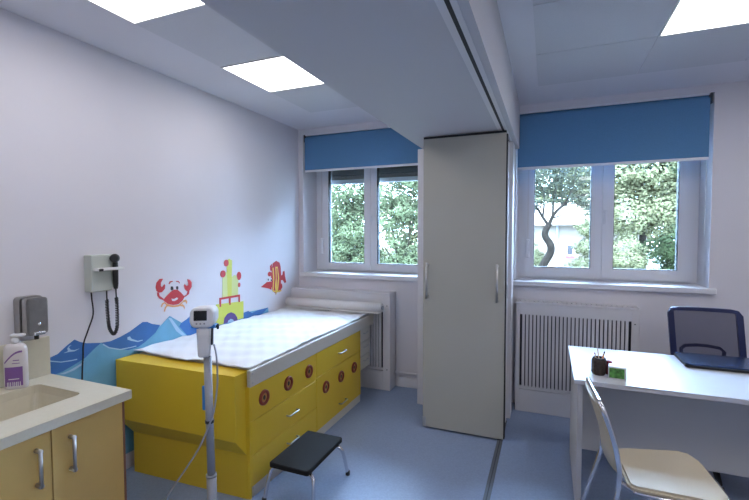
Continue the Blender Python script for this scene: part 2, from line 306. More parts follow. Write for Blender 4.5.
# ---------------------------------------------------------------- windows
FY0, FY1 = 4.12, 4.185
def window(n, X0, X1, mid, handle_x, strap_x):
    t = thing('window_%d' % n, None, None, ((X0+X1)/2, FY0+0.03, WZ[0]), kind='structure')
    z0, z1 = WZ
    fr_ = frame(B(), X0, X1, z0, z1, 0.045, FY0+0.01, FY1+0.03, 0.03); O0, O1 = WL if n == 1 else WR
    box(fr_, O0, X0, FY0+0.014, FY1+0.03, z0, z1); box(fr_, X1, O1, FY0+0.014, FY1+0.03, z0, z1)
    obj('window_frame', fr_, 'pvc', t); sw = 0.070 if n == 1 else 0.085
    for (a, b) in ((X0+0.04, mid+0.015), (mid+0.0, X1-0.04)):
        if a > X0+0.1: a = mid+0.018
        s = frame(B(), a, b, z0+0.025, z1-0.03, sw, FY0-0.012, FY1); 
        sash = obj('sash', s, 'pvc', t)
        obj('gasket', frame(B(), a+sw-0.002, b-sw+0.002, z0+sw+0.023, z1-sw-0.028, 0.006, FY0-0.004, FY1-0.01), 'darkseal', sash)
        obj('pane', bx(a+sw-0.005, b-sw+0.005, FY0+0.022, FY0+0.028, z0+sw+0.02, z1-sw-0.025), 'glass', sash)
    h = B(); box(h, handle_x-0.014, handle_x+0.014, FY0-0.028, FY0-0.012, 1.62, 1.69, bev=0.004)
    box(h, handle_x-0.010, handle_x+0.010, FY0-0.052, FY0-0.036, 1.57, 1.68, bev=0.004); tube(h, [(handle_x, FY0-0.02, 1.665), (handle_x, FY0-0.044, 1.665)], 0.008)
    obj('handle', h, 'pvc', t)
    struct('window_sill', bx((WL if n == 1 else WR)[0]-0.03, (WL if n == 1 else WR)[1]+0.04, YB-0.035, FY0+0.004, z0-0.035, z0+0.006, bev=0.004), 'pvc', t)
    s = B(); box(s, strap_x-0.018, strap_x+0.018, FY0-0.035, FY0-0.012, 1.27, 1.44, bev=0.006)
    st = obj('shutter_winder', s, 'pvc', None, 'white shutter strap winder on the left side of the %s window frame' % ('left' if n == 1 else 'right'), 'strap winder')
    obj('strap', bx(strap_x-0.007, strap_x+0.007, FY0-0.024, FY0-0.021, 1.44, 2.3), 'whitepaint', st)
window(1, WL[0]+0.05, WL[1]-0.005, -1.752, -1.725, -2.315)
window(2, -0.245, 1.105, 0.413, 0.455, -0.17)
def shutter(n, X0, X1, zb, lab):
    t = thing('roller_shutter', lab, 'shutter', ((X0+X1)/2, 4.25, zb), 'roller shutters outside the windows')
    s = B(); z = zb+0.05
    while z < 2.45:
        box(s, X0+0.05, X1-0.05, 4.250, 4.265, z+0.002, z+0.046, bev=0.004); box(s, X0+0.05, X1-0.05, 4.257, 4.261, z-0.003, z+0.003); z += 0.05
    obj('slats', s, 'shutter', t); obj('bottom_bar', bx(X0+0.05, X1-0.05, 4.243, 4.269, zb, zb+0.05, bev=0.004), 'greypole', t)
shutter(1, WL[0], WL[1], 2.04, 'dark brown roller shutter let down a little way outside the left window')
shutter(2, WR[0], WR[1], 2.27, 'dark brown roller shutter rolled nearly up outside the right window')
def blind(X0, X1, zb, lab):
    t = thing('roller_blind', lab, 'blind', ((X0+X1)/2, YB+0.02, zb), 'blue roller blinds')
    tube(b := B(), [(X0+0.02, YB+0.035, 2.492), (X1-0.02, YB+0.035, 2.492)], 0.026, 16); obj('roller', b, 'blind', t)
    b = B(); N = 24
    grid = []
    for i in range(N+1):
        u = i/N; x = X0+0.010+(X1-X0-0.024)*u
        grid.append([(x, YB+0.004+0.004*math.sin(u*9)*(1-v)+0.002*math.sin(u*23+v*3), zb+0.02+(2.492-zb-0.02)*v) for v in (0, .25, .5, .75, 1)])
    for off in (0, 0.0015):
        vv = [[b.verts.new((p[0], p[1]+off, p[2])) for p in c] for c in grid]
        for i in range(N):
            for j in range(4):
                f = b.faces.new((vv[i][j], vv[i+1][j], vv[i+1][j+1], vv[i][j+1])); f.smooth = True
    obj('fabric', b, 'blind', t)
    obj('bottom_bar', bx(X0+0.010, X1-0.014, YB-0.001, YB+0.011, zb, zb+0.022, bev=0.003), 'pvc', t)
    for x in (X0, X1-0.012): obj('bracket', bx(x, x+0.012, YB+0.002, YB+0.065, 2.45, 2.528, bev=0.003), 'slot_dark', t)
    obj('head_rail', bx(X0+0.018, X1-0.018, YB+0.001, YB+0.065, 2.516, 2.529), 'pvc', t)
    return t
blind(WL[0]+0.01, WL[1]-0.01, 2.135, 'blue roller blind pulled a short way down over the left window above the couch')
rb = blind(WR[0]+0.002, WR[1]-0.010, 2.037, 'blue roller blind over the right window above the desk')
ch = B()
for k in range(46):
    z = 2.44-k*0.021; box(ch, 1.094, 1.0975, YB+0.05, YB+0.0535, z, z+0.018)
tube(ch, [(1.0957, YB+0.052, 2.44), (1.0957, YB+0.052, 1.47)], 0.0014, 6)
obj('pull_chain', ch, 'white', rb)
# ---------------------------------------------------------------- ceiling lights
def light(x0, x1, y0, y1, lab, grp):
    t = thing('ceiling_light', lab, 'ceiling light', ((x0+x1)/2, (y0+y1)/2, ZC-0.008), grp)
    f = B(); w = 0.012
    box(f, x0+.002, x0+w, y0+.002, y1-.002, ZC-0.008, ZC-0.0005); box(f, x1-w, x1-.002, y0+.002, y1-.002, ZC-0.008, ZC-0.0005)
    box(f, x0+w, x1-w, y0+.002, y0+w, ZC-0.008, ZC-0.0005); box(f, x0+w, x1-w, y1-w, y1-.002, ZC-0.008, ZC-0.0005)
    obj('frame', f, 'white', t); obj('diffuser', bx(x0+w, x1-w, y0+w, y1-w, ZC-0.005, ZC-0.001), 'panel', t)
ll = {6: 'square lit LED ceiling panel nearer the left window', 4: 'lit LED ceiling panel cut by the top edge of the photo at left', 2: 'lit LED ceiling panel over the sink side, behind the camera'}
for (i, j) in lit_l: light(LX[0], LX[1], LY[j], LY[j+1], ll[j], 'LED panels left of the beam')
lr = {(1, 6): 'lit LED ceiling panel right of the beam, above the desk', (3, 6): 'lit LED ceiling panel beyond the right photo edge, far from the beam', (1, 3): 'lit LED ceiling panel just behind the camera beside the beam',
      (3, 3): 'lit LED ceiling panel behind the camera, by the right wall', (1, 0): 'lit LED ceiling panel at the very back of the room'}
for (i, j) in lit_r: light(RX[i], RX[i+1], RY[j], RY[j+1], lr[(i, j)], 'LED panels right of the beam')
# ---------------------------------------------------------------- radiator covers
def radiator(x0, x1, z1, n, lab, sx0, sx1):
    yf = 3.694
    t = thing('radiator_cover', lab, 'radiator cover', ((x0+x1)/2, (yf+YB)/2, 0))
    b = B(); box(b, x0, sx0, yf, yf+0.02, 0.0, z1-0.012, bev=0.002); box(b, sx1, x1, yf, yf+0.02, 0.0, z1-0.012, bev=0.002)
    box(b, sx0, sx1, yf, yf+0.02, z1-0.10, z1-0.012); box(b, sx0, sx1, yf, yf+0.02, 0.192, 0.215)
    pitch = (sx1-sx0)/n
    for k in range(1, n): box(b, sx0+k*pitch-pitch*0.34, sx0+k*pitch+pitch*0.34, yf+0.002, yf+0.018, 0.215, z1-0.10)
    obj('slatted_front', b, 'whitepaint', t)
    obj('kick_panel', bx(sx0-0.0, sx1+0.0, yf+0.001, yf+0.02, 0.0, 0.186, bev=0.002), 'whitepaint', t)
    for xa in (x0, x1-0.016): obj('side_panel', bx(xa, xa+0.016, yf+0.0205, YB-0.002, 0, z1-0.0145), 'whitepaint', t)
    b = B(); box(b, x0-0.004, x1+0.004, yf-0.006, yf+0.03, z1-0.014, z1+0.002, bev=0.003); box(b, x0-0.004, x1+0.004, YB-0.035, YB-0.002, z1-0.014, z1+0.002, bev=0.003)
    k = x0
    while k < x1: box(b, k, min(k+0.024, x1), yf+0.03, YB-0.035, z1-0.014, z1); k += 0.036
    obj('top_grille', b, 'whitepaint', t)
    obj('radiator', bx(x0+0.03, x1-0.03, yf+0.05, yf+0.13, 0.15, z1-0.08, bev=0.01), 'slot_dark', t, label='radiator body behind the slats, coloured dark for the shade inside the cover')  # one solid dark box: the shade behind the slots is in its colour
    for q in ((x1-0.03, z1-0.12), (x1-0.03, 0.2)):
        tube(s := B(), [(q[0], yf, q[1]), (q[0], yf-0.003, q[1])], 0.005, 10); obj('screw', s, 'slot_dark', t)
radiator(-0.238, 0.652, 0.92, 28, 'white slatted radiator cover under the right window behind the desk', -0.207, 0.600)
radiator(-2.453, -1.364, 0.93, 33, 'white slatted radiator cover under the left window at the head of the couch', -2.40, -1.436)
# ---------------------------------------------------------------- folding partition stack
t = thing('folding_door', 'tall grey-beige folding door leaf at the front of the stack, two vertical bar handles', 'folding door', (-0.57, 3.11, 0.012))
dp = obj('leaf', bx(-0.872, -0.277, 3.09, 3.13, 0.014, ZS-0.022, bev=0.002), 'greige', t)
obj('top_seal', bx(-0.872, -0.277, 3.095, 3.125, ZS-0.022, ZS-0.006), 'darkseal', t)
obj('edge_strip', bx(-0.2765, -0.268, 3.092, 3.13, 0.02, ZS-0.03), 'darkseal', t)
obj('corner_plate', bx(-0.8735, -0.846, 3.0885, 3.132, 0.012, 0.09, bev=0.001), 'alu', t)
for hx in (-0.838, -0.328):
    b = B(); z0, z1 = 1.005, 1.275
    tube(b, [(hx, 3.058, z0), (hx, 3.058, z1)], 0.0085, 12)
    for z in (z0+0.015, z1-0.015): tube(b, [(hx, 3.062, z), (hx, 3.09, z)], 0.010, 12)
    obj('handle', b, 'alu', t)
for k, (y, lab) in enumerate([(3.185, 'second leaf of the folding partition, directly behind the handled front leaf'), (3.285, 'third leaf of the folding partition, stacked mid way to the wall'), (3.385, 'fourth leaf of the folding partition, before the white rear leaf')]):
    t = thing('folding_door', lab, 'folding door', (-0.57, y+0.02, 0.012), 'folded partition leaves')
    obj('leaf', bx(-0.868, -0.285, y, y+0.04, 0.014, ZS-0.022, bev=0.002), 'whitepaint', t)
    obj('hinge', bx(-0.285, -0.279, y-0.05, y+0.002, 1.0, 1.1), 'alu', t)
t = thing('folding_door', 'white rear leaf of the folding partition reaching past the front leaf on the left', 'folding door', (-0.65, 3.6, 0.012))
obj('leaf', bx(-1.04, -0.262, 3.505, 3.66, 0.0, ZS-0.006, bev=0.002), 'whitepaint', t)
# ---------------------------------------------------------------- examination couch
BX = -1.525
t = thing('examination_couch', 'yellow ship-shaped examination couch with drawers and red porthole rings, along the left wall', 'examination couch', (-1.98, 2.6, 0))
b = B()
T = [(XL+0.01, 1.762), (-1.553, 1.788), (-1.553, 1.905), (XL+0.01, 1.905)]
L = [(-2.388, 1.826), (-1.545, 1.868), (-1.545, 1.905), (-2.388, 1.905)]
rings = [[b.verts.new((x, y, z)) for x, y in P_] for P_, z in ((L, 0.0), (L, 0.255), (T, 0.36), (T, 0.724))]
for r0, r1 in zip(rings, rings[1:]):
    for k in range(4): b.faces.new((r0[k], r0[(k+1) % 4], r1[(k+1) % 4], r1[k]))
b.faces.new(rings[0]); b.faces.new(rings[-1]); 
obj('bow_end', b, 'yellow', t)
b = B(); box(b, -2.36, -1.545, 1.905, 3.36, 0.062, 0.63); box(b, -1.553, BX, 1.872, 1.884, 0.0, 0.636); box(b, -1.553, BX, 3.362, 3.376, 0.062, 0.636)
obj('carcass', b, 'yellow', t)
obj('plinth', bx(-2.36, BX-0.003, 1.906, 3.372, 0.0, 0.061), 'rail', t)
def bar_handle(p, y, z, half=0.055, m='alu'):
    h = B(); x = BX+0.0005
    tube(h, [(x, y-half, z), (x+0.022, y-half, z), (x+0.026, y-half+0.006, z), (x+0.026, y+half-0.006, z), (x+0.022, y+half, z), (x, y+half, z)], 0.005, 8)
    obj('handle', h, m, p)
def drawer(y0, y1, z0, z1, holes=(), hz=0, hy=None, hhz=None):
    d = obj('drawer', bx(-1.545, BX, y0, y1, z0, z1, bev=0.0015), 'yellow', t)
    for y in holes:
        mtx = Matrix.Translation((BX, y, hz)) @ Matrix.Rotation(PI/2, 4, 'Y')
        rr = B(); n = 28; prof = [(0.026, 0.0), (0.028, 0.010), (0.036, 0.013), (0.044, 0.010), (0.046, 0.0)]
        R_ = [[rr.verts.new(mtx @ Vector((r*math.cos(2*PI*k/n), r*math.sin(2*PI*k/n), h))) for k in range(n)] for r, h in prof]
        for i in range(5):
            a, c_ = R_[i], R_[(i+1) % 5]
            for k in range(n): f = rr.faces.new((a[k], a[(k+1) % n], c_[(k+1) % n], c_[k])); f.smooth = True
        obj('porthole_ring', rr, 'red', d, label='red-brown porthole ring')
        h = B(); lathe(h, [(0.027, 0.0005), (0.027, 0.003), (0.020, 0.0035)], 0, 0, 24, mtx=mtx); obj('porthole_glass', h, 'hole', d)
        h = B(); lathe(h, [(0.010, 0.0036), (0.010, 0.006), (0.007, 0.007)], 0.0, 0.0, 20, sx=1.4, mtx=mtx); obj('finger_pull', h, 'black', d)
    if hy is not None: bar_handle(d, hy, hhz)
drawer(1.887, 2.606, 0.441, 0.634, (2.0, 2.25, 2.50), 0.538)
drawer(1.887, 2.606, 0.245, 0.436, hy=2.285, hhz=0.335)
drawer(1.887, 2.606, 0.064, 0.240, hy=2.285, hhz=0.155)
drawer(2.611, 3.358, 0.456, 0.634, hy=3.0, hhz=0.548)
drawer(2.611, 3.358, 0.064, 0.451, (2.74, 2.99, 3.237), 0.346, hy=3.01, hhz=0.137)
r_ = obj('side_rail', bx(-1.545, BX+0.006, 1.875, 3.665, 0.637, 0.733, bev=0.004), 'rail', t)
for z in (0.66, 0.712):
    tube(s := B(), [(BX+0.006, 1.893, z), (BX+0.009, 1.893, z)], 0.006, 10); obj('screw', s, 'alu', r_)
obj('bed_base', bx(-2.44, -1.546, 1.907, 3.66, 0.637, 0.66), 'rail', t)
hb = obj('head_cabinet', bx(-2.36, -1.545, 3.38, 3.60, 0.262, 0.636), 'rail', t)
for z in (0.268, 0.392, 0.516):
    d = obj('small_drawer', bx(-1.545, -1.53, 3.385, 3.597, z, z+0.118, bev=0.002), 'rail', t)
    h = B(); tube(h, [(-1.53, 3.45, z+0.075), (-1.512, 3.45, z+0.075), (-1.512, 3.53, z+0.075), (-1.53, 3.53, z+0.075)], 0.003, 8); obj('handle', h, 'alu', d)
obj('mattress', bx(-2.44, -1.548, 1.912, 3.65, 0.661, 0.728, bev=0.012, seg=3), 'vinylpad', t)
# paper sheet over the mattress: crinkled, edge hanging unevenly
def sheet():
    b = B(); NX, NY = 44, 90
    def H(u, v):
        x = -2.448+u*0.915; y = 1.885+0.018*math.sin(u*11)*0.6+v*1.70
        z = 0.748+0.0035*math.sin(x*23+y*7)+0.003*math.sin(y*31-x*13)+0.0018*math.sin(x*61+y*47)
        e = min(1, min(v/0.03, 1)); z -= (1-e)*0.003
        if u > 0.985: z -= 0.002
        return x, y, z
    for s_ in (0, -0.002):
        g = [[b.verts.new((lambda p: (p[0], p[1], p[2]+s_))(H(i/NX, j/NY))) for j in range(NY+1)] for i in range(NX+1)]
        if s_ == 0: top = g
        for i in range(NX):
            for j in range(NY): f = b.faces.new((g[i][j], g[i+1][j], g[i+1][j+1], g[i][j+1])); f.smooth = True
    bot = g
    for i in range(NX):
        b.faces.new((top[i][0], top[i+1][0], bot[i+1][0], bot[i][0])); b.faces.new((top[i][NY], top[i+1][NY], bot[i+1][NY], bot[i][NY]))
    for j in range(NY):
        b.faces.new((top[0][j], top[0][j+1], bot[0][j+1], bot[0][j])); b.faces.new((top[NX][j], top[NX][j+1], bot[NX][j+1], bot[NX][j]))
    return b
obj('paper_sheet', sheet(), 'paper', label='white crinkled exam paper sheet spread over the yellow couch', cat='paper sheet')
t = thing('paper_roll', 'white roll of exam paper lying across the far head end of the couch', 'paper roll', (-1.92, 3.6, 0.785))
b = B(); tube(b, [(-2.44, 3.605, 0.806), (-1.41, 3.605, 0.806)], 0.042, 28); obj('roll', b, 'paper', t)
b = B(); tube(b, [(-1.41, 3.605, 0.806), (-1.398, 3.605, 0.806)], 0.018, 20); obj('core', b, 'greypole', t)
b = B()
pts = [(3.647, 0.806), (3.63, 0.772), (3.6, 0.766), (3.56, 0.761), (3.53, 0.760)]
vv = [[b.verts.new((x, y, z+dz)) for (y, z) in pts for dz in (0, 0.0015)] for x in (-2.44, -1.42)]
for k in range(len(pts)-1):
    b.faces.new((vv[0][2*k], vv[1][2*k], vv[1][2*k+2], vv[0][2*k+2])); b.faces.new((vv[0][2*k+1], vv[1][2*k+1], vv[1][2*k+3], vv[0][2*k+3]))
obj('loose_end', b, 'paper', t)
# ---------------------------------------------------------------- wall stickers
def WS(b, key, t0, t1, poly=None): return prism(b, poly or DECAL[key], XL+0.0004+t0, XL+0.0004+t1, YZ)
def oval(y, z, a, c, n=20): return [(y+a*math.cos(2*PI*k/n), z+c*math.sin(2*PI*k/n)) for k in range(n)]
t = thing('wave_mural', 'blue painted sea waves along the left wall behind the couch', 'wall mural', (XL, 2.2, 0.1))
base = [(1.392, 0.10), (3.25, 0.10)] + [(3.25, 0.80)] + DECAL['wave_base_light'][::-1][1:]
base = [(1.392, 0.10), (3.42, 0.10)] + sorted(DECAL['wave_base_light'], key=lambda p: -p[0])
obj('light_water', prism(B(), base, XL+0.0003, XL+0.0014, YZ), 'mcyan', t)
for k in ('w1_dark', 'w2_dark', 'w3_dark', 'w4_dark'): obj('dark_wave', WS(B(), k, 0, 0.0018), 'mblue', t)
obj('light_wave', WS(B(), 'l3', 0, 0.0022), 'mcyan', t)
for k in ('crest1', 'crest2', 'crest3', 'crest4', 'crest5', 'crest6'): obj('foam_line', WS(B(), k, 0, 0.0027), 'mfoam', t)
for (y0, z0, y1, z1) in ((1.40, 0.42, 1.75, 0.52), (1.40, 0.30, 1.80, 0.36)):
    obj('foam_line', WS(B(), None, 0, 0.0027, [(y0, z0), ((y0+y1)/2, z0+0.02), (y1, z1), (y1, z1+0.012), ((y0+y1)/2, z0+0.038), (y0, z0+0.014)]), 'mfoam', t)
t = thing('crab_sticker', 'red smiling crab sticker with raised claws on the left wall above the couch', 'wall sticker', (XL, 2.22, 0.92))
for k, n, m in (('crab_legL1', 'leg', 'sorange'), ('crab_legL2', 'leg', 'sorange'), ('crab_legR1', 'leg', 'sorange'), ('crab_legR2', 'leg', 'sorange'), ('crab_armL', 'arm', 'sred'), ('crab_armR', 'arm', 'sred'),
    ('crab_clawL', 'claw', 'sred'), ('crab_clawR', 'claw', 'sred'), ('crab_body', 'body', 'sred')): obj(n, WS(B(), k, 0.0, 0.0012 if n != 'body' else 0.0018), m, t)
obj('belly', WS(B(), 'crab_belly', 0, 0.0022), 'sorange', t); obj('mouth', WS(B(), 'crab_mouth', 0, 0.0026), 'white', t)
for k in ('crab_eyeL', 'crab_eyeR'):
    e = obj('eye', WS(B(), k, 0, 0.0026), 'black', t)
for k in ('crab_browL', 'crab_browR'): obj('eyebrow', WS(B(), k, 0, 0.0016), 'sred', t)
t = thing('ship_sticker', 'lime yellow ship sticker with three towers, red railing and purple arch on the left wall', 'wall sticker', (XL, 2.77, 0.75))
obj('hull', WS(B(), 'ship_hull', 0, 0.0030), 'sgreen', t)
for k in ('ship_t1', 'ship_t3'): obj('tower', WS(B(), k, 0, 0.0026), 'slime', t)
obj('tower', WS(B(), 'ship_t2', 0, 0.0029), 'sgreen', t)
obj('railing', WS(B(), 'ship_rail', 0, 0.0036), 'sred', t); obj('arch', WS(B(), 'ship_arch', 0, 0.0036), 'spurple', t); obj('arch_door', WS(B(), 'ship_ring', 0, 0.0036), 'mfoam', t)
for y, z, a, c_ in ((2.746, 1.251, 0.027, 0.028), (2.705, 1.165, 0.029, 0.029), (2.897, 1.13, 0.027, 0.036), (2.897, 1.053, 0.016, 0.02)): obj('oval_spot', WS(B(), None, 0, 0.0034, oval(y, z, a, c_)), 'sred', t)
t = thing('fish_sticker', 'red and yellow striped fish sticker on the left wall near the window', 'wall sticker', (XL, 3.40, 0.92))
obj('body', WS(B(), 'fish_body', 0, 0.0018), 'sred', t); obj('nose', WS(B(), 'fish_nose', 0, 0.0020), 'sred', t); obj('tail', WS(B(), 'fish_tail', 0, 0.0016), 'sred', t)
for k in ('fish_fin', 'fish_fin2'): obj('fin', WS(B(), k, 0, 0.0022), 'sred', t)
obj('fin', WS(B(), None, 0, 0.0022, oval(3.331, 1.107, 0.028, 0.023)), 'sred', t)
for k in ('fish_s1', 'fish_s2', 'fish_belly'): obj('stripe', WS(B(), k, 0, 0.0024), 'syellow', t)
obj('stripe', WS(B(), 'fish_s3', 0, 0.0028), 'sred', t, label='red stripe')
for y, z in ((3.302, 1.059), (3.3489999999999998, 1.049)):
    e = obj('eye', WS(B(), None, 0, 0.0030, oval(y, z, 0.016, 0.018)), 'white', t); obj('pupil', WS(B(), None, 0, 0.0034, oval(y+0.003, z-0.003, 0.009, 0.011)), 'black', e)
# ---------------------------------------------------------------- sink unit
t = thing('sink_cabinet', 'maple yellow base cabinet with two bar-handled doors under the sink counter', 'cabinet', (-2.15, 0.9, 0))
b = B(); box(b, -2.45, -1.868, 0.42, 0.438, 0.0, 0.709); box(b, -2.45, -2.44, 0.438, 1.352, 0.0, 0.709); box(b, -2.44, -1.868, 0.438, 1.352, 0.06, 0.078)
box(b, -1.90, -1.868, 0.438, 1.352, 0.0, 0.06); box(b, -1.89, -1.868, 0.438, 1.352, 0.66, 0.709)
obj('carcass', b, 'maple', t)
obj('side_panel', bx(-2.45, -1.868, 1.352, 1.370, 0.0, 0.709), 'maple', t)
obj('edge_strip', bx(-1.868, -1.851, 1.362, 1.371, 0.02, 0.706), 'edge', t, label='thin brown edge strip')
for (y0, y1, hy) in ((1.053, 1.360, 1.122), (0.736, 1.049, 0.995), (0.43, 0.732, 0.50)):
    d = obj('door', bx(-1.868, -1.85, y0, y1, 0.06, 0.704, bev=0.0015), 'maple', t)
    h = B(); tube(h, [(-1.822, hy, 0.500), (-1.822, hy, 0.652)], 0.007, 10)
    for z in (0.507, 0.645): tube(h, [(-1.850, hy, z), (-1.818, hy, z)], 0.009, 10)
    obj('handle', h, 'alu', d)
t = thing('sink_counter', 'cream solid-surface counter with sunk rectangular basin and upstand against the left wall', 'sink counter', (-2.14, 0.9, 0.71))
# counter slab with a basin hole: ring of four boxes plus basin walls
b = B(); x0, x1, y0, y1 = -2.335, -2.0, 0.60, 1.275; z0, z1 = 0.711, 0.752
def slab(bm, ox0, ox1, oy0, oy1, ix0, ix1, iy0, iy1, z0, z1, r=0.035):
    inner = rrect(ix0, ix1, iy0, iy1, r, 5); outer = []
    cx, cy = (ix0+ix1)/2, (iy0+iy1)/2
    for x, y in inner:      # project each inner point onto the outer rectangle
        outer.append((min(max(ox0 if x < ix0+r*0.999 and y > iy0+r and y < iy1-r else x, ox0), ox1), y))
    return inner
inner = rrect(x0, x1, y0, y1, 0.03, 5)
O = [(-1.829, 1.394), (-2.453, 1.394), (-2.453, 0.40), (-1.829, 0.40)]
for z in (z1, z0):
    vi = [b.verts.new((x, y, z)) for x, y in inner]; vo = [b.verts.new((x, y, z)) for x, y in O]
    for q in range(4):
        seg = vi[q*6:(q+1)*6]
        for a, c_ in zip(seg, seg[1:]): b.faces.new((vo[q], a, c_))
        b.faces.new((vo[q], seg[-1], vi[((q+1)*6) % 24], vo[(q+1) % 4]))
    if z == z1: ti, to = vi, vo
    else: bi, bo = vi, vo
for q in range(4): b.faces.new((to[q], to[(q+1) % 4], bo[(q+1) % 4], bo[q]))
for q in range(24): b.faces.new((ti[q], ti[(q+1) % 24], bi[(q+1) % 24], bi[q]))
obj('worktop', b, 'counter', t)
b = B(); lo = rrect(x0+0.02, x1-0.02, y0+0.02, y1-0.02, 0.04, 5)
zb_ = 0.60
va = [b.verts.new((x, y, z0)) for x, y in inner]; vb = [b.verts.new((x, y, zb_)) for x, y in lo]
vc = [b.verts.new((x, y, z0)) for x, y in rrect(x0-0.008, x1+0.008, y0-0.008, y1+0.008, 0.035, 5)]; vd = [b.verts.new((x, y, zb_-0.01)) for x, y in rrect(x0+0.012, x1-0.012, y0+0.012, y1-0.012, 0.04, 5)]
for A_, B_ in ((va, vb), (vc, vd), (va, vc)):
    for q in range(24): b.faces.new((A_[q], A_[(q+1) % 24], B_[(q+1) % 24], B_[q]))
b.faces.new(vb); b.faces.new(vd)
obj('basin', b, 'counter', t)
lathe(b := B(), [(0.028, zb_), (0.028, zb_+0.003), (0.012, zb_+0.002)], -2.17, 0.93, 20); obj('drain', b, 'chrome', t)
obj('upstand', bx(-2.453, -2.435, 0.40, 1.392, 0.7525, 0.955, bev=0.002), 'counter', t)
# soap dispenser
t = thing('soap_dispenser', 'stainless steel wall soap dispenser above the sink counter', 'soap dispenser', (-2.41, 1.295, 0.985))
obj('body', prism(B(), rrect(1.247, 1.343, 0.992, 1.178, 0.016, 4), -2.40, -2.352, YZ, bev=0.006), 'steel', t)
obj('back_plate', prism(B(), rrect(1.242, 1.347, 0.986, 1.182, 0.016, 4), -2.454, -2.401, YZ, bev=0.003), 'steel', t)
b = B(); box(b, -2.354, -2.338, 1.270, 1.322, 0.992, 1.008, bev=0.004); obj('push_button', b, 'chrome', t)
b = B(); lathe(b, [(0.010, 0.968), (0.010, 0.99), (0.012, 0.995)], -2.37, 1.295, 14); obj('spout', b, 'black', t)
lathe(b := B(), [(0.007, 0), (0.007, 0.0015), (0.003, 0.002)], 0, 0, 14, mtx=Matrix.Translation((-2.3522, 1.30, 1.045)) @ Matrix.Rotation(PI/2, 4, 'Y')); obj('lock', b, 'chrome', t)
# hand soap bottle
SBX, SBY = -2.375, 1.205
t = thing('soap_bottle', 'white pump soap bottle with purple label beside the sink basin', 'bottle', (SBX, SBY, 0.7525))
b = B(); rr0 = [(0.94, 0.7525), (1, 0.757), (1, 0.915), (0.98, 0.938), (0.90, 0.955), (0.66, 0.966), (0.34, 0.970)]
ZS_ = 0.145
rings = []
n = 28
for r, z in rr0:
    rings.append([b.verts.new((SBX+0.030*r*math.copysign(abs(math.cos(2*PI*k/n))**0.7, math.cos(2*PI*k/n)), SBY+0.046*r*math.copysign(abs(math.sin(2*PI*k/n))**0.7, math.sin(2*PI*k/n)), z)) for k in range(n)])
RZ = Matrix.Translation((SBX, SBY, 0)) @ Matrix.Rotation(math.radians(-48), 4, 'Z') @ Matrix.Translation((-SBX, -SBY, 0))
for a, c_ in zip(rings, rings[1:]):
    for k in range(n): f = b.faces.new((a[k], a[(k+1) % n], c_[(k+1) % n], c_[k])); f.smooth = True
b.faces.new(rings[0]); b.faces.new(rings[-1]); bmesh.ops.transform(b, matrix=RZ, verts=b.verts)
obj('body', b, 'bottle', t)
b = B(); lathe(b, [(0.016, 0.968), (0.016, 0.992), (0.007, 0.994), (0.007, 1.002)], SBX, SBY, 16); box(b, SBX-0.014, SBX+0.014, SBY-0.016, SBY+0.040, 1.000, 1.014, bev=0.004, mtx=RZ)
obj('pump', b, 'white', t)
b = B()
def label_arc(zlo, zhi, off, frac=0.72, shape=None):
    pass
lab_pts = []
def lx(y): # bottle surface at local y
    s = abs(y)/0.046; a = s**(1/0.7); a = min(a, 1); c_ = math.sqrt(max(0, 1-a*a)); return SBX+0.030*c_**0.7
def curved(poly_fn, off, m, nm, N=14, y0=-0.035, y1=0.035):
    b = B(); cols = []
    for i in range(N+1):
        y = y0+(y1-y0)*i/N; zl, zh = poly_fn((y-y0)/(y1-y0))
        cols.append([b.verts.new((lx(y)+off+e, SBY+y, z)) for z in (zl, zh) for e in (0, 0.0006)])
    for c0, c1 in zip(cols, cols[1:]):
        b.faces.new((c0[0], c1[0], c1[2], c0[2])); b.faces.new((c0[1], c1[1], c1[3], c0[3])); b.faces.new((c0[2], c1[2], c1[3], c0[3])); b.faces.new((c0[0], c1[0], c1[1], c0[1]))
    b.faces.new((cols[0][0], cols[0][2], cols[0][3], cols[0][1])); b.faces.new((cols[-1][0], cols[-1][2], cols[-1][3], cols[-1][1]))
    bmesh.ops.transform(b, matrix=RZ, verts=b.verts); return obj(nm, b, m, t)
curved(lambda u: (0.768, 0.86), 0.0006, 'purple', 'label', label := None or 14)
curved(lambda u: (0.868+0.060*math.sin(PI*(0.04+0.5*u)), 0.877+0.060*math.sin(PI*(0.04+0.5*u))), 0.0006, 'purple', 'label_arch')
curved(lambda u: (0.890, 0.894), 0.0008, 'purple', 'label_text', 10, 0.0, 0.024)
curved(lambda u: (0.876, 0.879), 0.0008, 'purple', 'label_text', 10, -0.004, 0.026)
for y in (-0.026, -0.020, -0.013, -0.004, 0.003, 0.010, 0.016, 0.024): curved(lambda u: (0.767, 0.788), 0.0013, 'white', 'label_bar', 2, y, y+0.003)
curved(lambda u: (0.800, 0.804), 0.0013, 'white', 'label_text', 8, -0.02, 0.022)
# wall mounted otoscope station
t = thing('otoscope_station', 'pale grey wall-mounted otoscope unit with black handle and cords on the left wall', 'otoscope', (-2.41, 1.65, 1.16))
obj('housing', bx(-2.454, -2.385, 1.590, 1.712, 1.162, 1.374, bev=0.006, seg=2), 'devbox', t)
obj('side_holder', bx(-2.454, -2.396, 1.712, 1.758, 1.175, 1.372, bev=0.005, seg=2), 'devbox', t)
obj('cradle', bx(-2.386, -2.348, 1.60, 1.765, 1.283, 1.300, bev=0.003), 'white', t)
obj('cradle_socket', bx(-2.349, -2.343, 1.607, 1.632, 1.282, 1.297, bev=0.002), 'black', t)
b = B(); HX, HY = -2.372, 1.722
tube(b, [(HX, HY, 1.17), (HX, HY, 1.20), (HX, HY, 1.29), (HX, HY, 1.33), (HX, HY, 1.335)], [0.011, 0.015, 0.016, 0.014, 0.010], 14)
hd = obj('handle', b, 'black', t)
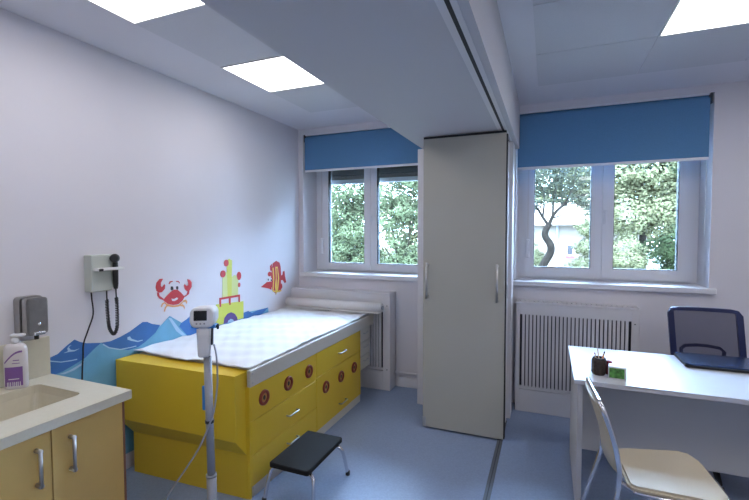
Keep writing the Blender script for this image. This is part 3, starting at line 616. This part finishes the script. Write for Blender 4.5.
b = B(); tube(b, [(HX-0.012, HY+0.01, 1.350), (HX+0.004, HY-0.004, 1.352), (HX+0.018, HY-0.016, 1.352), (HX+0.026, HY-0.024, 1.352)], [0.012, 0.026, 0.026, 0.018], 18); obj('head', b, 'black', hd)
b = B(); tube(b, smooth_path([(-2.42, 1.607, 1.165), (-2.42, 1.61, 1.12), (-2.435, 1.625, 1.03), (-2.44, 1.60, 0.95), (-2.445, 1.573, 0.87), (-2.445, 1.568, 0.80), (-2.445, 1.56, 0.70), (-2.445, 1.55, 0.40)], 6), 0.004, 8)
obj('power_cord', b, 'black', t)
path = smooth_path([(-2.40, 1.685, 1.165), (-2.40, 1.685, 1.12), (-2.40, 1.686, 1.05), (-2.40, 1.69, 0.98), (-2.40, 1.698, 0.93), (-2.40, 1.722, 0.895), (-2.39, 1.735, 0.93), (-2.38, 1.732, 1.0), (-2.375, 1.728, 1.08), (-2.372, 1.723, 1.13), (-2.372, 1.722, 1.172)], 14)
coil = []
for i in range(len(path)-1):
    tdir = (path[i+1]-path[i]); 
    for s in range(3):
        p = path[i]+tdir*(s/3); tt = tdir.normalized(); u = tt.cross(Vector((1, 0, 0))).normalized(); w = tt.cross(u); ph = (i*3+s)*1.15
        rad = 0.0075 if 0.12 < i/len(path) < 0.86 else 0.001
        coil.append(p+(u*math.cos(ph)+w*math.sin(ph))*rad)
b = B(); tube(b, coil, 0.0036, 6); obj('coiled_cord', b, 'black', t)
# ---------------------------------------------------------------- vision screener on a pole
PX, PY = -1.492, 1.55
t = thing('device_stand', 'slim grey pole stand in front of the yellow couch end', 'stand', (PX, PY, 0))
b = B(); tube(b, [(PX-0.004, PY, 0.30), (PX-0.016, PY, 0.905)], 0.0185, 20); obj('upper_pole', b, 'greypole', t)
b = B(); tube(b, [(PX, PY, 0.03), (PX-0.005, PY, 0.32)], 0.023, 20); tube(b, [(PX-0.005, PY, 0.318), (PX-0.005, PY, 0.330)], 0.025, 20); obj('lower_pole', b, 'greypole', t)
b = B(); lathe(b, [(0.14, 0.0), (0.14, 0.012), (0.12, 0.022), (0.03, 0.035), (0.026, 0.05)], PX, PY, 32); obj('base', b, 'greypole', t)
b = B(); tube(b, [(PX-0.010, PY, 0.583), (PX-0.010, PY, 0.597)], 0.021, 18); obj('cable_tie', b, 'black', t)
b = B(); box(b, PX-0.040, PX-0.024, PY-0.018, PY+0.004, 0.645, 0.765, bev=0.006, seg=2); obj('blue_clip', b, 'bluepl', t)
b = B(); tube(b, [(PX-0.016, PY, 0.89), (PX-0.017, PY, 0.906)], 0.014, 14); obj('swivel', b, 'black', t)
# device local frame: X right, Y away from viewer, Z up
ang = math.atan2(1.45, 1.55)
DM = Matrix.Translation((PX-0.030, PY, 1.098)) @ Matrix.Rotation(math.radians(30), 4, 'Z') @ Matrix.Rotation(math.radians(-6), 4, 'X') @ Matrix.Diagonal((0.88, 0.88, 0.90, 1))
t = thing('vision_screener', 'white and blue handheld vision screener with black screen mounted on the pole stand', 'medical device', (PX-0.03, PY, 0.90))
def xf(bm): bmesh.ops.transform(bm, matrix=DM, verts=bm.verts); return bm
b = B(); ringsD = []
for y, s, dz in ((-0.040, 0.86, 0), (-0.032, 1.0, 0), (0.0, 1.0, 0.002), (0.045, 0.97, 0.006), (0.085, 0.90, 0.010), (0.10, 0.75, 0.012)):
    ringsD.append([b.verts.new((u*s, y, v*s+dz)) for u, v in rrect(-0.068, 0.060, -0.056, 0.052, 0.036, 6)])
for a, c_ in zip(ringsD, ringsD[1:]):
    for k in range(len(a)): f = b.faces.new((a[k], a[(k+1) % len(a)], c_[(k+1) % len(a)], c_[k])); f.smooth = True
b.faces.new(ringsD[0]); b.faces.new(ringsD[-1]); head = obj('head', xf(b), 'white', t)
obj('screen', xf(prism(B(), rrect(-0.046, 0.022, -0.018, 0.034, 0.003, 2), -0.0412, -0.039, XZ)), 'screen', head)
for u in (-0.030, -0.010, 0.010):
    lathe(b := B(), [(0.005, 0.0405), (0.005, 0.043), (0.003, 0.0435)], u, -0.033, 12, mtx=Matrix.Rotation(PI/2, 4, 'X')); obj('button', xf(b), 'greypole', head)
obj('blue_band', xf(prism(B(), rrect(-0.066, 0.062, -0.060, -0.040, 0.008, 3), -0.030, 0.055, XZ, bev=0.003)), 'bluepl', t, label='blue band under the head')
b = B(); gr = []
for z, w, d in ((-0.055, 0.040, 0.028), (-0.10, 0.038, 0.026), (-0.16, 0.035, 0.024), (-0.205, 0.031, 0.022), (-0.212, 0.024, 0.018)):
    gr.append([b.verts.new((u*w/0.04, v*d/0.028, z)) for u, v in rrect(-0.040, 0.040, -0.028, 0.028, 0.022, 5)])
for a, c_ in zip(gr, gr[1:]):
    for k in range(len(a)): f = b.faces.new((a[k], a[(k+1) % len(a)], c_[(k+1) % len(a)], c_[k])); f.smooth = True
b.faces.new(gr[0]); b.faces.new(gr[-1]); obj('grip', xf(b), 'white', t)
b = B(); box(b, 0.036, 0.046, -0.012, 0.012, -0.15, -0.045, bev=0.003); box(b, 0.040, 0.075, -0.008, 0.008, -0.060, -0.046, bev=0.003); box(b, 0.066, 0.076, -0.008, 0.008, -0.068, -0.040, bev=0.002); obj('trigger_clip', xf(b), 'black', t)
b = B(); tube(b, smooth_path([(-1.467, 1.55, 0.97), (-1.452, 1.55, 0.91), (-1.440, 1.54, 0.80), (-1.452, 1.54, 0.71), (-1.475, 1.545, 0.63), (-1.482, 1.53, 0.59), (-1.52, 1.50, 0.48), (-1.585, 1.48, 0.375), (-1.66, 1.47, 0.27), (-1.72, 1.47, 0.18), (-1.75, 1.46, 0.06), (-1.80, 1.45, 0.006)], 6), 0.0042, 8)
obj('cable', b, 'greypole', t)
# ---------------------------------------------------------------- step stool
t = thing('step_stool', 'low step stool with black rubber top and chrome tube legs beside the couch drawers', 'stool', (-1.285, 2.09, 0))
obj('top', prism(B(), rrect(-1.41, -1.16, 1.886, 2.297, 0.012, 3), 0.204, 0.232, XY, bev=0.003), 'rubber', t)
for y, s in ((1.935, -1), (2.25, 1)):
    for x, sx in ((-1.165, 1), (-1.405, -1)):
        b = B(); tube(b, smooth_path([(x-sx*0.10, y, 0.192), (x-sx*0.02, y+s*0.002, 0.193), (x+sx*0.012, y+s*0.010, 0.175), (x+sx*0.022, y+s*0.022, 0.14), (x+sx*0.036, y+s*0.05, 0.012)], 7), 0.0105, 12)
        lg = obj('leg', b, 'chrome', t)
        lathe(b := B(), [(0.0135, 0.0), (0.0135, 0.022), (0.011, 0.026)], x+sx*0.037, y+s*0.051, 14); obj('rubber_foot', b, 'black', lg)
# ---------------------------------------------------------------- desk
t = thing('desk', 'white laminate desk under the right window, cut off by the right photo edge', 'desk', (0.85, 2.8, 0))
obj('desktop', bx(0.138, 1.60, 2.432, 3.155, 0.700, 0.7243, bev=0.0015), 'desk', t)
obj('side_panel', bx(0.158, 0.183, 2.455, 3.130, 0.0, 0.6995, bev=0.001), 'deskpanel', t)
obj('side_panel', bx(1.550, 1.575, 2.455, 3.130, 0.0, 0.6995, bev=0.001), 'deskpanel', t)
obj('modesty_panel', bx(0.184, 1.549, 2.80, 2.818, 0.186, 0.6995, bev=0.001), 'deskpanel', t)
# laptop
ZD = 0.7245
t = thing('laptop', 'closed blue-black laptop lying on the desk', 'laptop', (0.93, 3.01, ZD))
obj('base', prism(B(), rrect(0.742, 1.13, 2.885, 3.15, 0.014, 4), ZD+0.003, ZD+0.016, XY, bev=0.002), 'black', t)
ld = obj('lid', prism(B(), rrect(0.740, 1.132, 2.883, 3.148, 0.014, 4), ZD+0.0175, ZD+0.026, XY, bev=0.003), 'laptop', t)
for x, y in ((0.76, 2.90), (1.11, 2.90), (0.76, 3.13), (1.11, 3.13)):
    lathe(b := B(), [(0.007, ZD), (0.007, ZD+0.003)], x, y, 12); obj('rubber_foot', b, 'black', t)
# pen cup
CX, CY = 0.268, 2.575
t = thing('pen_cup', 'dark bronze pencil cup near the left front corner of the desk', 'pen cup', (CX, CY, ZD))
b = B(); n = 12
prof = [(0.030, ZD), (0.037, ZD+0.012), (0.037, ZD+0.076), (0.030, ZD+0.094), (0.026, ZD+0.094), (0.033, ZD+0.074), (0.033, ZD+0.014), (0.002, ZD+0.006)]
lathe(b, prof, CX, CY, 8)
for f in b.faces: f.smooth = False
obj('cup', b, 'cup', t)
def pencil(dx, dy, tx, ty, h, m, tip, lab, r=0.0035, name='pencil', cat='pencil'):
    p0 = Vector((CX+dx, CY+dy, ZD+0.010)); p1 = Vector((CX+tx, CY+ty, ZD+h)); d = (p1-p0).normalized()
    tt = thing(name, lab, cat, p0)
    tube(b := B(), [p0, p1], r, 6); obj('barrel', b, m, tt)
    tube(b := B(), [p1, p1+d*0.010], [r, 0.0008], 6); obj('tip', b, tip, tt)
pencil(0.008, 0.0, -0.006, 0.008, 0.130, 'wood', 'wood', 'pale wooden pencil, tallest in the cup, leaning right', name='pencil')
pencil(0.0, 0.008, -0.020, 0.0, 0.110, 'wood', 'sred', 'pale wooden pencil at the left side of the cup')
pencil(0.0, -0.008, 0.020, -0.012, 0.112, 'pencil', 'wood', 'orange pencil at the right side of the cup', r=0.0045)
pencil(-0.008, 0.0, 0.026, 0.010, 0.118, 'black', 'black', 'black pen leaning out of the cup to the right', r=0.004, name='pen', cat='pen')
# little box next to the cup
BM = Matrix.Translation((0.352, 2.545, ZD)) @ Matrix.Rotation(math.radians(-5), 4, 'Z')
t = thing('note_box', 'small white note box with green printed front beside the pencil cup', 'box', (0.352, 2.545, ZD))
obj('carton', bx(-0.042, 0.042, -0.030, 0.030, 0, 0.066, bev=0.002, mtx=BM), 'white', t)
obj('printed_front', bx(-0.038, 0.032, -0.0308, -0.0295, 0.006, 0.058, mtx=BM), 'green', t)
b = B(); lathe(b, [(0.016, 0), (0.018, 0.004), (0.018, 0.062), (0.014, 0.072), (0.006, 0.076)], -0.038, 0.052, 16, mtx=BM)
obj('ink_pot', b, 'darkred', None, 'small dark red pot behind the note box on the desk', 'pot')
# ---------------------------------------------------------------- folding chair
FM = Matrix.Translation((0.475, 2.145, 0)) @ Matrix.Rotation(math.radians(4), 4, 'Z')
t = thing('folding_chair', 'cream padded folding chair with chrome tube frame drawn up to the desk', 'chair', (0.475, 2.145, 0))
def fx(bm): bmesh.ops.transform(bm, matrix=FM, verts=bm.verts); return bm
poly = [(-0.165, -0.165), (-0.14, -0.185), (0.13, -0.205), (0.175, -0.185), (0.19, -0.13), (0.19, 0.13), (0.165, 0.195), (0.12, 0.212), (-0.10, 0.165), (-0.165, 0.14)]
obj('seat', fx(prism(B(), poly, 0.437, 0.465, XY, bev=0.010)), 'cream', t)
b = B(); tube(b, smooth_path([(-0.15, -0.170, 0.435), (0.0, -0.197, 0.435), (0.14, -0.212, 0.435), (0.185, -0.19, 0.435), (0.198, -0.12, 0.435), (0.198, 0.12, 0.435), (0.17, 0.205, 0.435), (0.11, 0.218, 0.435), (-0.15, 0.15, 0.435)], 5), 0.009, 10); obj('seat_rim', fx(b), 'chrome', t)
def rail(s): return [(-0.275, s*0.11, 0.787), (-0.273, s*0.155, 0.783), (-0.264, s*0.178, 0.758), (-0.248, s*0.180, 0.715), (-0.224, s*0.180, 0.640), (-0.204, s*0.180, 0.54), (-0.202, s*0.180, 0.47), (-0.218, s*0.182, 0.38), (-0.322, s*0.186, 0.016)]
lp = rail(-1)[::-1]; rp = rail(1)
b = B(); tube(b, smooth_path(lp+[(-0.276, 0, 0.788)]+rp, 6), 0.0105, 12); bf = obj('back_frame', fx(b), 'chrome', t)
for s in (-1, 1):
    lathe(b := B(), [(0.014, 0), (0.014, 0.025), (0.011, 0.03)], -0.322, s*0.186, 14); obj('rubber_foot', fx(b), 'black', bf)
    b = B(); tube(b, smooth_path([(-0.195, s*0.150, 0.455), (-0.13, s*0.150, 0.425), (-0.02, s*0.155, 0.375), (0.12, s*0.170, 0.22), (0.22, s*0.175, 0.016)], 6), 0.0095, 12); lg = obj('front_leg', fx(b), 'chrome', t)
    lathe(b := B(), [(0.014, 0), (0.014, 0.025), (0.011, 0.03)], 0.22, s*0.175, 14); obj('rubber_foot', fx(b), 'black', lg)
for x, z, y in ((-0.292, 0.12, 0.184), (0.165, 0.13, 0.172)):
    tube(b := B(), [(x, -y, z), (x, y, z)], 0.007, 10); obj('stretcher', fx(b), 'chrome', t)
# padded back: curved panel between the rails
b = B(); prof = [(-0.270, 0.778), (-0.262, 0.755), (-0.248, 0.715), (-0.234, 0.67), (-0.218, 0.62), (-0.206, 0.56), (-0.200, 0.50)]
NY = 10; Gf = []
for th in (0.016, -0.010):
    g_ = []
    for (x, z) in prof:
        row = []
        for j in range(NY+1):
            u = j/NY*2-1; y = u*0.168; bow = -0.018*(1-u*u); e = 1-abs(u)**6*0.6
            row.append(b.verts.new((x+bow+(th*e), y, z)))
        g_.append(row)
    Gf.append(g_)
    for i in range(len(prof)-1):
        for j in range(NY): f = b.faces.new((g_[i][j], g_[i+1][j], g_[i+1][j+1], g_[i][j+1])); f.smooth = True
A_, B_ = Gf
for i in range(len(prof)-1):
    for j in (0, NY): b.faces.new((A_[i][j], A_[i+1][j], B_[i+1][j], B_[i][j]))
for j in range(NY):
    for i in (0, len(prof)-1): b.faces.new((A_[i][j], A_[i][j+1], B_[i][j+1], B_[i][j]))
obj('backrest', fx(b), 'cream', t)
# ---------------------------------------------------------------- office chair
OX, OY = 0.962, 3.18
t = thing('office_chair', 'navy mesh-backed office chair behind the desk', 'chair', (OX, OY, 0))
def back_xy(u, v):   # u -1..1 across, v 0..1 up
    w = 0.186
    return (OX-0.006+u*w+0.034*(1-v), 3.385-0.035*(1-u*u)*0+0.02*v-0.03*(u*u), 0.56+v*0.428)
b = B(); path = [back_xy(u, 1) for u in (-0.9, -0.5, 0, 0.5, 0.9)]
pl = [back_xy(-1, v) for v in (0, .2, .4, .6, .8, .93)] + [back_xy(-0.94, 0.99)] + [back_xy(u, 1.0) for u in (-0.8, -0.4, 0, 0.4, 0.8)] + [back_xy(0.94, 0.99)] + [back_xy(1, v) for v in (.93, .8, .6, .4, .2, 0)] + [back_xy(u, -0.02) for u in (0.7, 0, -0.7)]
def ribbon(bm, pts, w, d, closed=True):
    P_ = [Vector(p) for p in pts]; N = len(P_); R_ = []
    for i, p in enumerate(P_):
        tt = ((P_[(i+1) % N]-P_[i-1]) if closed else (P_[min(i+1, N-1)]-P_[max(i-1, 0)])).normalized(); nrm = Vector((0, 1, 0)); s = tt.cross(nrm).normalized(); ww = w(i) if callable(w) else w
        R_.append([bm.verts.new(p+s*a*ww+nrm*c_*d) for a, c_ in ((-.5, -.5), (.5, -.5), (.5, .5), (-.5, .5))])
    for i in range(N if closed else N-1):
        a, c_ = R_[i], R_[(i+1) % N]
        for k in range(4): bm.faces.new((a[k], a[(k+1) % 4], c_[(k+1) % 4], c_[k]))
    if not closed: bm.faces.new(R_[0]); bm.faces.new(R_[-1])
    return bm
obj('back_frame', ribbon(b, pl, lambda i: 0.034 if (i < 6 or 12 < i < 19) else 0.024, 0.022), 'navy', t)
b = B(); g_ = [[b.verts.new(back_xy(-0.95+1.9*i/12, 0.02+0.96*j/8)) for j in range(9)] for i in range(13)]
for i in range(12):
    for j in range(8): f = b.faces.new((g_[i][j], g_[i+1][j], g_[i+1][j+1], g_[i][j+1])); f.smooth = True
obj('back_mesh', b, 'mesh', t)
lum = [(OX-0.115, 3.40, 0.66), (OX-0.118, 3.40, 0.715), (OX-0.095, 3.405, 0.737), (OX-0.03, 3.41, 0.745), (OX+0.03, 3.41, 0.745), (OX+0.095, 3.405, 0.737), (OX+0.118, 3.40, 0.715), (OX+0.115, 3.40, 0.66)]
obj('lumbar_support', ribbon(B(), lum, 0.018, 0.016, False), 'navy', t)
obj('seat', prism(B(), rrect(OX-0.23, OX+0.23, 2.93, 3.36, 0.06, 5), 0.42, 0.49, XY, bev=0.02), 'navyseat', t)
b = B(); tube(b, smooth_path([(OX, 3.22, 0.40), (OX, 3.36, 0.40), (OX, 3.43, 0.46), (OX, 3.425, 0.62)], 5), 0.018, 10); obj('back_bracket', b, 'black', t)
b = B(); tube(b, [(OX, OY, 0.09), (OX, OY, 0.25), (OX, OY, 0.251), (OX, OY, 0.42)], [0.028, 0.028, 0.016, 0.016], 16); obj('gas_column', b, 'black', t)
for k in range(5):
    a = math.radians(-98+72*k); d = Vector((math.cos(a), math.sin(a), 0)); e = Vector((OX, OY, 0))+d*0.27
    b = B(); tube(b, [(OX, OY, 0.10), tuple(Vector((OX, OY, 0.09))+d*0.12), (e.x, e.y, 0.065)], [0.024, 0.020, 0.013], 10); lg = obj('base_leg', b, 'black', t)
    b = B(); q = Vector((-d.y, d.x, 0))
    for s in (-1, 1): c_ = e+Vector((0, 0, 0.026))+q*s*0.012; tube(b, [c_-q*0.008, c_+q*0.008], 0.026, 16)
    tube(b, [(e.x, e.y, 0.026), (e.x, e.y, 0.06)], 0.006, 8); obj('caster', b, 'black', lg)
# ---------------------------------------------------------------- outside
struct('ground', bx(-30, 30, YB+0.46, 60, -0.9, -0.7), 'grass')
def crown(bm, centres, n, size, flat=0.75, seed=1):
    rnd = random.Random(seed); tot = sum(c[3]**2 for c in centres)
    for (cx, cy, cz, r) in centres:
        for k in range(int(n*r*r/tot)):
            d = Vector((rnd.gauss(0, 1), rnd.gauss(0, 1), rnd.gauss(0, 1))).normalized(); rr = r*(0.55+0.5*rnd.random()**0.6)
            rr *= 1+0.18*math.sin(d.x*5+cz)+0.14*math.sin(d.z*7+d.y*4)
            p = Vector((cx, cy, cz))+Vector((d.x*rr, d.y*rr, d.z*rr*flat))
            a = Vector((rnd.gauss(0, 1), rnd.gauss(0, 1), rnd.gauss(0, .6))).normalized(); c2 = a.cross(d+Vector((0, 0, .3))).normalized(); s = size*(0.6+0.8*rnd.random())
            v0 = bm.verts.new(p-a*s); v1 = bm.verts.new(p+c2*s*0.45+d*s*.15); v2 = bm.verts.new(p+a*s); v3 = bm.verts.new(p-c2*s*0.45+d*s*.15)
            bm.faces.new((v0, v1, v2, v3))
    return bm
def tree(name, lab, cat, loc, trunk, centres, n, size, leaf, seed, grp=None):
    t = thing(name, lab, cat, loc, grp)
    b = B()
    for pts, r in trunk: tube(b, smooth_path(pts, 5), [r[0]+(r[1]-r[0])*i/((len(pts)-1)*5) for i in range((len(pts)-1)*5+1)], 9)
    if trunk: obj('trunk', b, 'bark', t)
    obj('foliage', crown(B(), centres, n, size, seed=seed), leaf, t)
G0 = -0.7
tree('garden_tree', 'dark crooked-trunked tree seen through the left pane of the right window', 'tree', (-0.35, 9.0, G0),
     [([(-0.35, 9, G0), (-0.22, 9, 0.3), (-0.10, 9, 0.80), (0.04, 9, 1.08), (0.05, 9, 1.25), (-0.05, 9, 1.42), (-0.04, 9, 1.55), (0.03, 9, 1.68)], (0.085, 0.055)),
      ([(0.02, 9, 1.62), (-0.10, 9, 1.80), (-0.22, 8.9, 2.0), (-0.45, 8.8, 2.3)], (0.035, 0.01)), ([(0.02, 9, 1.65), (0.1, 9, 1.85), (0.26, 9.0, 2.02), (0.55, 9.1, 2.2), (0.9, 9.1, 2.3)], (0.038, 0.01)),
      ([(0.08, 9, 1.8), (0.1, 9, 2.2), (0.2, 9, 2.7)], (0.024, 0.01)), ([(0.26, 9, 2.02), (0.40, 8.9, 2.3), (0.5, 8.9, 2.8)], (0.02, 0.008)), ([(-0.10, 9, 1.80), (-0.08, 8.9, 2.2), (-0.2, 8.9, 2.6)], (0.02, 0.008)), ([(0.08, 9, 1.78), (0.35, 9, 1.86), (0.75, 9.0, 1.90)], (0.014, 0.006)),
      ([(-0.2, 8.9, 1.98), (-0.35, 8.9, 1.92), (-0.5, 8.9, 1.95)], (0.012, 0.005)), ([(0.42, 9.05, 2.12), (0.6, 9.0, 2.0), (0.8, 9.0, 2.05)], (0.012, 0.005))],
     [(-0.30, 9, 2.2, 0.45), (0.0, 9.1, 2.55, 0.45), (0.5, 9.2, 2.65, 0.5), (-0.2, 9.2, 3.2, 0.7), (0.7, 9.1, 3.3, 0.7), (0.75, 9.2, 2.15, 0.28), (-0.6, 9.1, 2.7, 0.6), (0.35, 9.2, 2.2, 0.3)], 14000, 0.026, 'leaf4', 3)
tree('pine_tree', 'pale sunlit bushy tree filling the top of the right window', 'tree', (2.2, 12.6, G0),
     [([(2.2, 12.6, G0), (2.25, 12.6, 1.5), (2.2, 12.6, 4.0)], (0.12, 0.04))], [(1.9, 12.4, 2.0, 0.9), (2.7, 12.4, 2.2, 0.9), (1.6, 12.4, 3.0, 0.9), (2.5, 12.2, 3.1, 0.9), (3.3, 12.4, 2.6, 0.9), (1.1, 12.6, 2.5, 0.6), (0.9, 12.6, 3.3, 0.8), (2.2, 12.4, 3.8, 1.0), (3.3, 12.4, 3.6, 0.9)], 42000, 0.045, 'leaf2', 5)
tree('conifer_tree', 'dark hanging conifer branches at the top right corner of the right window', 'tree', (3.2, 9.8, G0), [([(3.2, 9.8, G0), (3.2, 9.8, 3.6)], (0.10, 0.04))], [(2.5, 9.8, 2.75, 0.32), (2.95, 9.8, 3.0, 0.5), (2.35, 9.8, 3.15, 0.35), (3.1, 9.8, 2.4, 0.4)], 6000, 0.03, 'leaf3', 15)
tree('garden_shrub', 'round light green shrub at the lower left of the right pane of the right window', 'shrub', (1.30, 9.9, G0), [([(1.3, 9.9, G0), (1.3, 9.9, 0.4)], (0.05, 0.03))], [(1.45, 9.9, 1.0, 0.50), (1.25, 9.9, 0.4, 0.55)], 12000, 0.026, 'leaf2', 6)
tree('garden_shrub', 'tall darker green shrub at the lower right of the right pane of the right window', 'shrub', (2.15, 8.4, G0), [([(2.15, 8.4, G0), (2.15, 8.4, 0.6)], (0.05, 0.03))], [(2.0, 8.4, 1.22, 0.46), (2.3, 8.5, 1.0, 0.5), (1.95, 8.4, 0.7, 0.42), (2.45, 8.5, 1.5, 0.4)], 15000, 0.024, 'leaf3', 7)
tree('garden_shrub', 'pale shrub in front of the white house, right of the crooked trunk', 'shrub', (0.80, 10.9, G0), [([(0.8, 10.9, G0), (0.8, 10.9, 0.6)], (0.04, 0.02))], [(0.82, 10.9, 1.15, 0.26), (0.74, 10.9, 0.7, 0.30), (0.95, 10.9, 1.6, 0.34)], 6500, 0.026, 'leaf2', 8)
tree('garden_shrub', 'small light shrub left of the crooked trunk', 'shrub', (-0.42, 10.5, G0), [([(-0.42, 10.5, G0), (-0.42, 10.5, 0.5)], (0.04, 0.02))], [(-0.38, 10.5, 0.95, 0.34), (-0.33, 10.5, 0.55, 0.35)], 5500, 0.026, 'leaf2', 9)
tree('garden_tree', 'green leafy tree filling the left pane of the left window', 'tree', (-4.4, 9.0, G0),
     [([(-4.4, 9, G0), (-4.35, 9, 1.0), (-4.45, 9, 2.4)], (0.05, 0.025)), ([(-4.4, 9, 0.9), (-4.1, 9, 1.6), (-3.9, 9, 2.4)], (0.025, 0.01))],
     [(-4.6, 9, 1.2, 0.6), (-4.1, 9.1, 1.6, 0.55), (-4.8, 9.1, 2.0, 0.6), (-4.3, 9, 2.5, 0.6), (-3.95, 9.2, 0.9, 0.5), (-5.1, 9.2, 1.3, 0.55), (-4.5, 9.3, 0.5, 0.55), (-3.9, 9.2, 2.2, 0.4), (-4.4, 9.2, 3.1, 0.7)], 34000, 0.032, 'leaf1', 11)
tree('garden_tree', 'loose green tree with bright gaps in the right pane of the left window', 'tree', (-3.0, 8.6, G0),
     [([(-3.0, 8.6, G0), (-2.98, 8.6, 0.7), (-3.1, 8.6, 1.5), (-3.15, 8.6, 2.4)], (0.03, 0.014)), ([(-2.98, 8.6, 0.7), (-2.75, 8.6, 1.3), (-2.7, 8.6, 2.2)], (0.02, 0.01)), ([(-3.0, 8.6, 0.75), (-3.3, 8.6, 1.2), (-3.45, 8.6, 1.6)], (0.018, 0.008))],
     [(-3.15, 8.6, 2.35, 0.45), (-2.75, 8.6, 2.0, 0.40), (-3.05, 8.7, 0.75, 0.42), (-2.6, 8.7, 0.95, 0.42), (-3.15, 8.6, 1.75, 0.34), (-2.4, 8.7, 1.7, 0.34), (-2.5, 8.7, 2.6, 0.45), (-3.0, 8.7, 1.3, 0.28), (-2.9, 8.8, 2.9, 0.6)], 21000, 0.03, 'leaf1', 12)
tree('distant_hedge', 'pale green hedge far behind the trees of the left window', 'hedge', (-5.0, 13.5, G0), [], [(-8.0+0.8*k, 13.5, 0.3+0.25*math.sin(k*2), 0.9) for k in range(8)], 14000, 0.06, 'leaf2', 13)
for k, (x, y, z, lab) in enumerate([(-9.5, 18, 1.6, 'broad pale tree far behind, seen in the left pane of the left window'), (-6.6, 22.5, 2.0, 'broad pale tree far behind, seen in the right pane of the left window'), (-3.4, 18, 3.0, 'tall pale tree far behind the folding doors, hardly seen'), (0.2, 22.5, 4.4, 'tall pale tree far behind the white house'), (4.6, 18, 2.4, 'broad pale tree far behind the shrubs of the right window')]):
    tree('background_tree', lab, 'tree', (x, y, G0), [([(x, y, G0), (x+0.1, y, 1.2), (x, y, z+1)], (0.18, 0.08))], [(x-1.1, y, z-0.6, 1.1), (x+1.0, y, z-0.5, 1.2), (x, y-0.2, z+0.6, 1.3), (x-0.2, y, z-1.4, 1.0), (x+1.5, y+0.2, z+1.0, 1.0), (x-1.4, y+0.3, z+0.9, 1.0)], 9000, 0.10, 'leaf2', 30+k, 'trees far beyond the garden')
t = thing('neighbour_house', 'white rendered house with a small dark window behind the crooked tree', 'house', (0.3, 15.0, G0))
b = B(); box(b, -1.0, 0.52, 14.0, 17, G0, 1.72); box(b, 0.52, 0.72, 14.0, 17, G0, 0.80); box(b, 0.52, 0.72, 14.0, 17, 1.14, 1.72); box(b, 0.72, 2.6, 14.0, 17, G0, 1.72); obj('walls', b, 'render', t)
b = B(); prism(b, [(13.7, 1.72), (17.3, 1.72), (15.5, 2.5)], -1.3, 2.9, YZ); obj('roof', b, 'render', t)
w_ = obj('window', frame(B(), 0.52, 0.72, 0.80, 1.14, 0.02, 14.01, 14.06), 'pvc', t); obj('pane', bx(0.54, 0.70, 14.03, 14.04, 0.82, 1.12), 'black', w_)
obj('drainpipe', tube(B(), [(0.26, 13.95, G0), (0.26, 13.95, 1.70)], 0.03, 10), 'greypole', t)
obj('flower_box', bx(0.50, 0.74, 13.9, 13.99, 0.74, 0.80), 'sred', t)
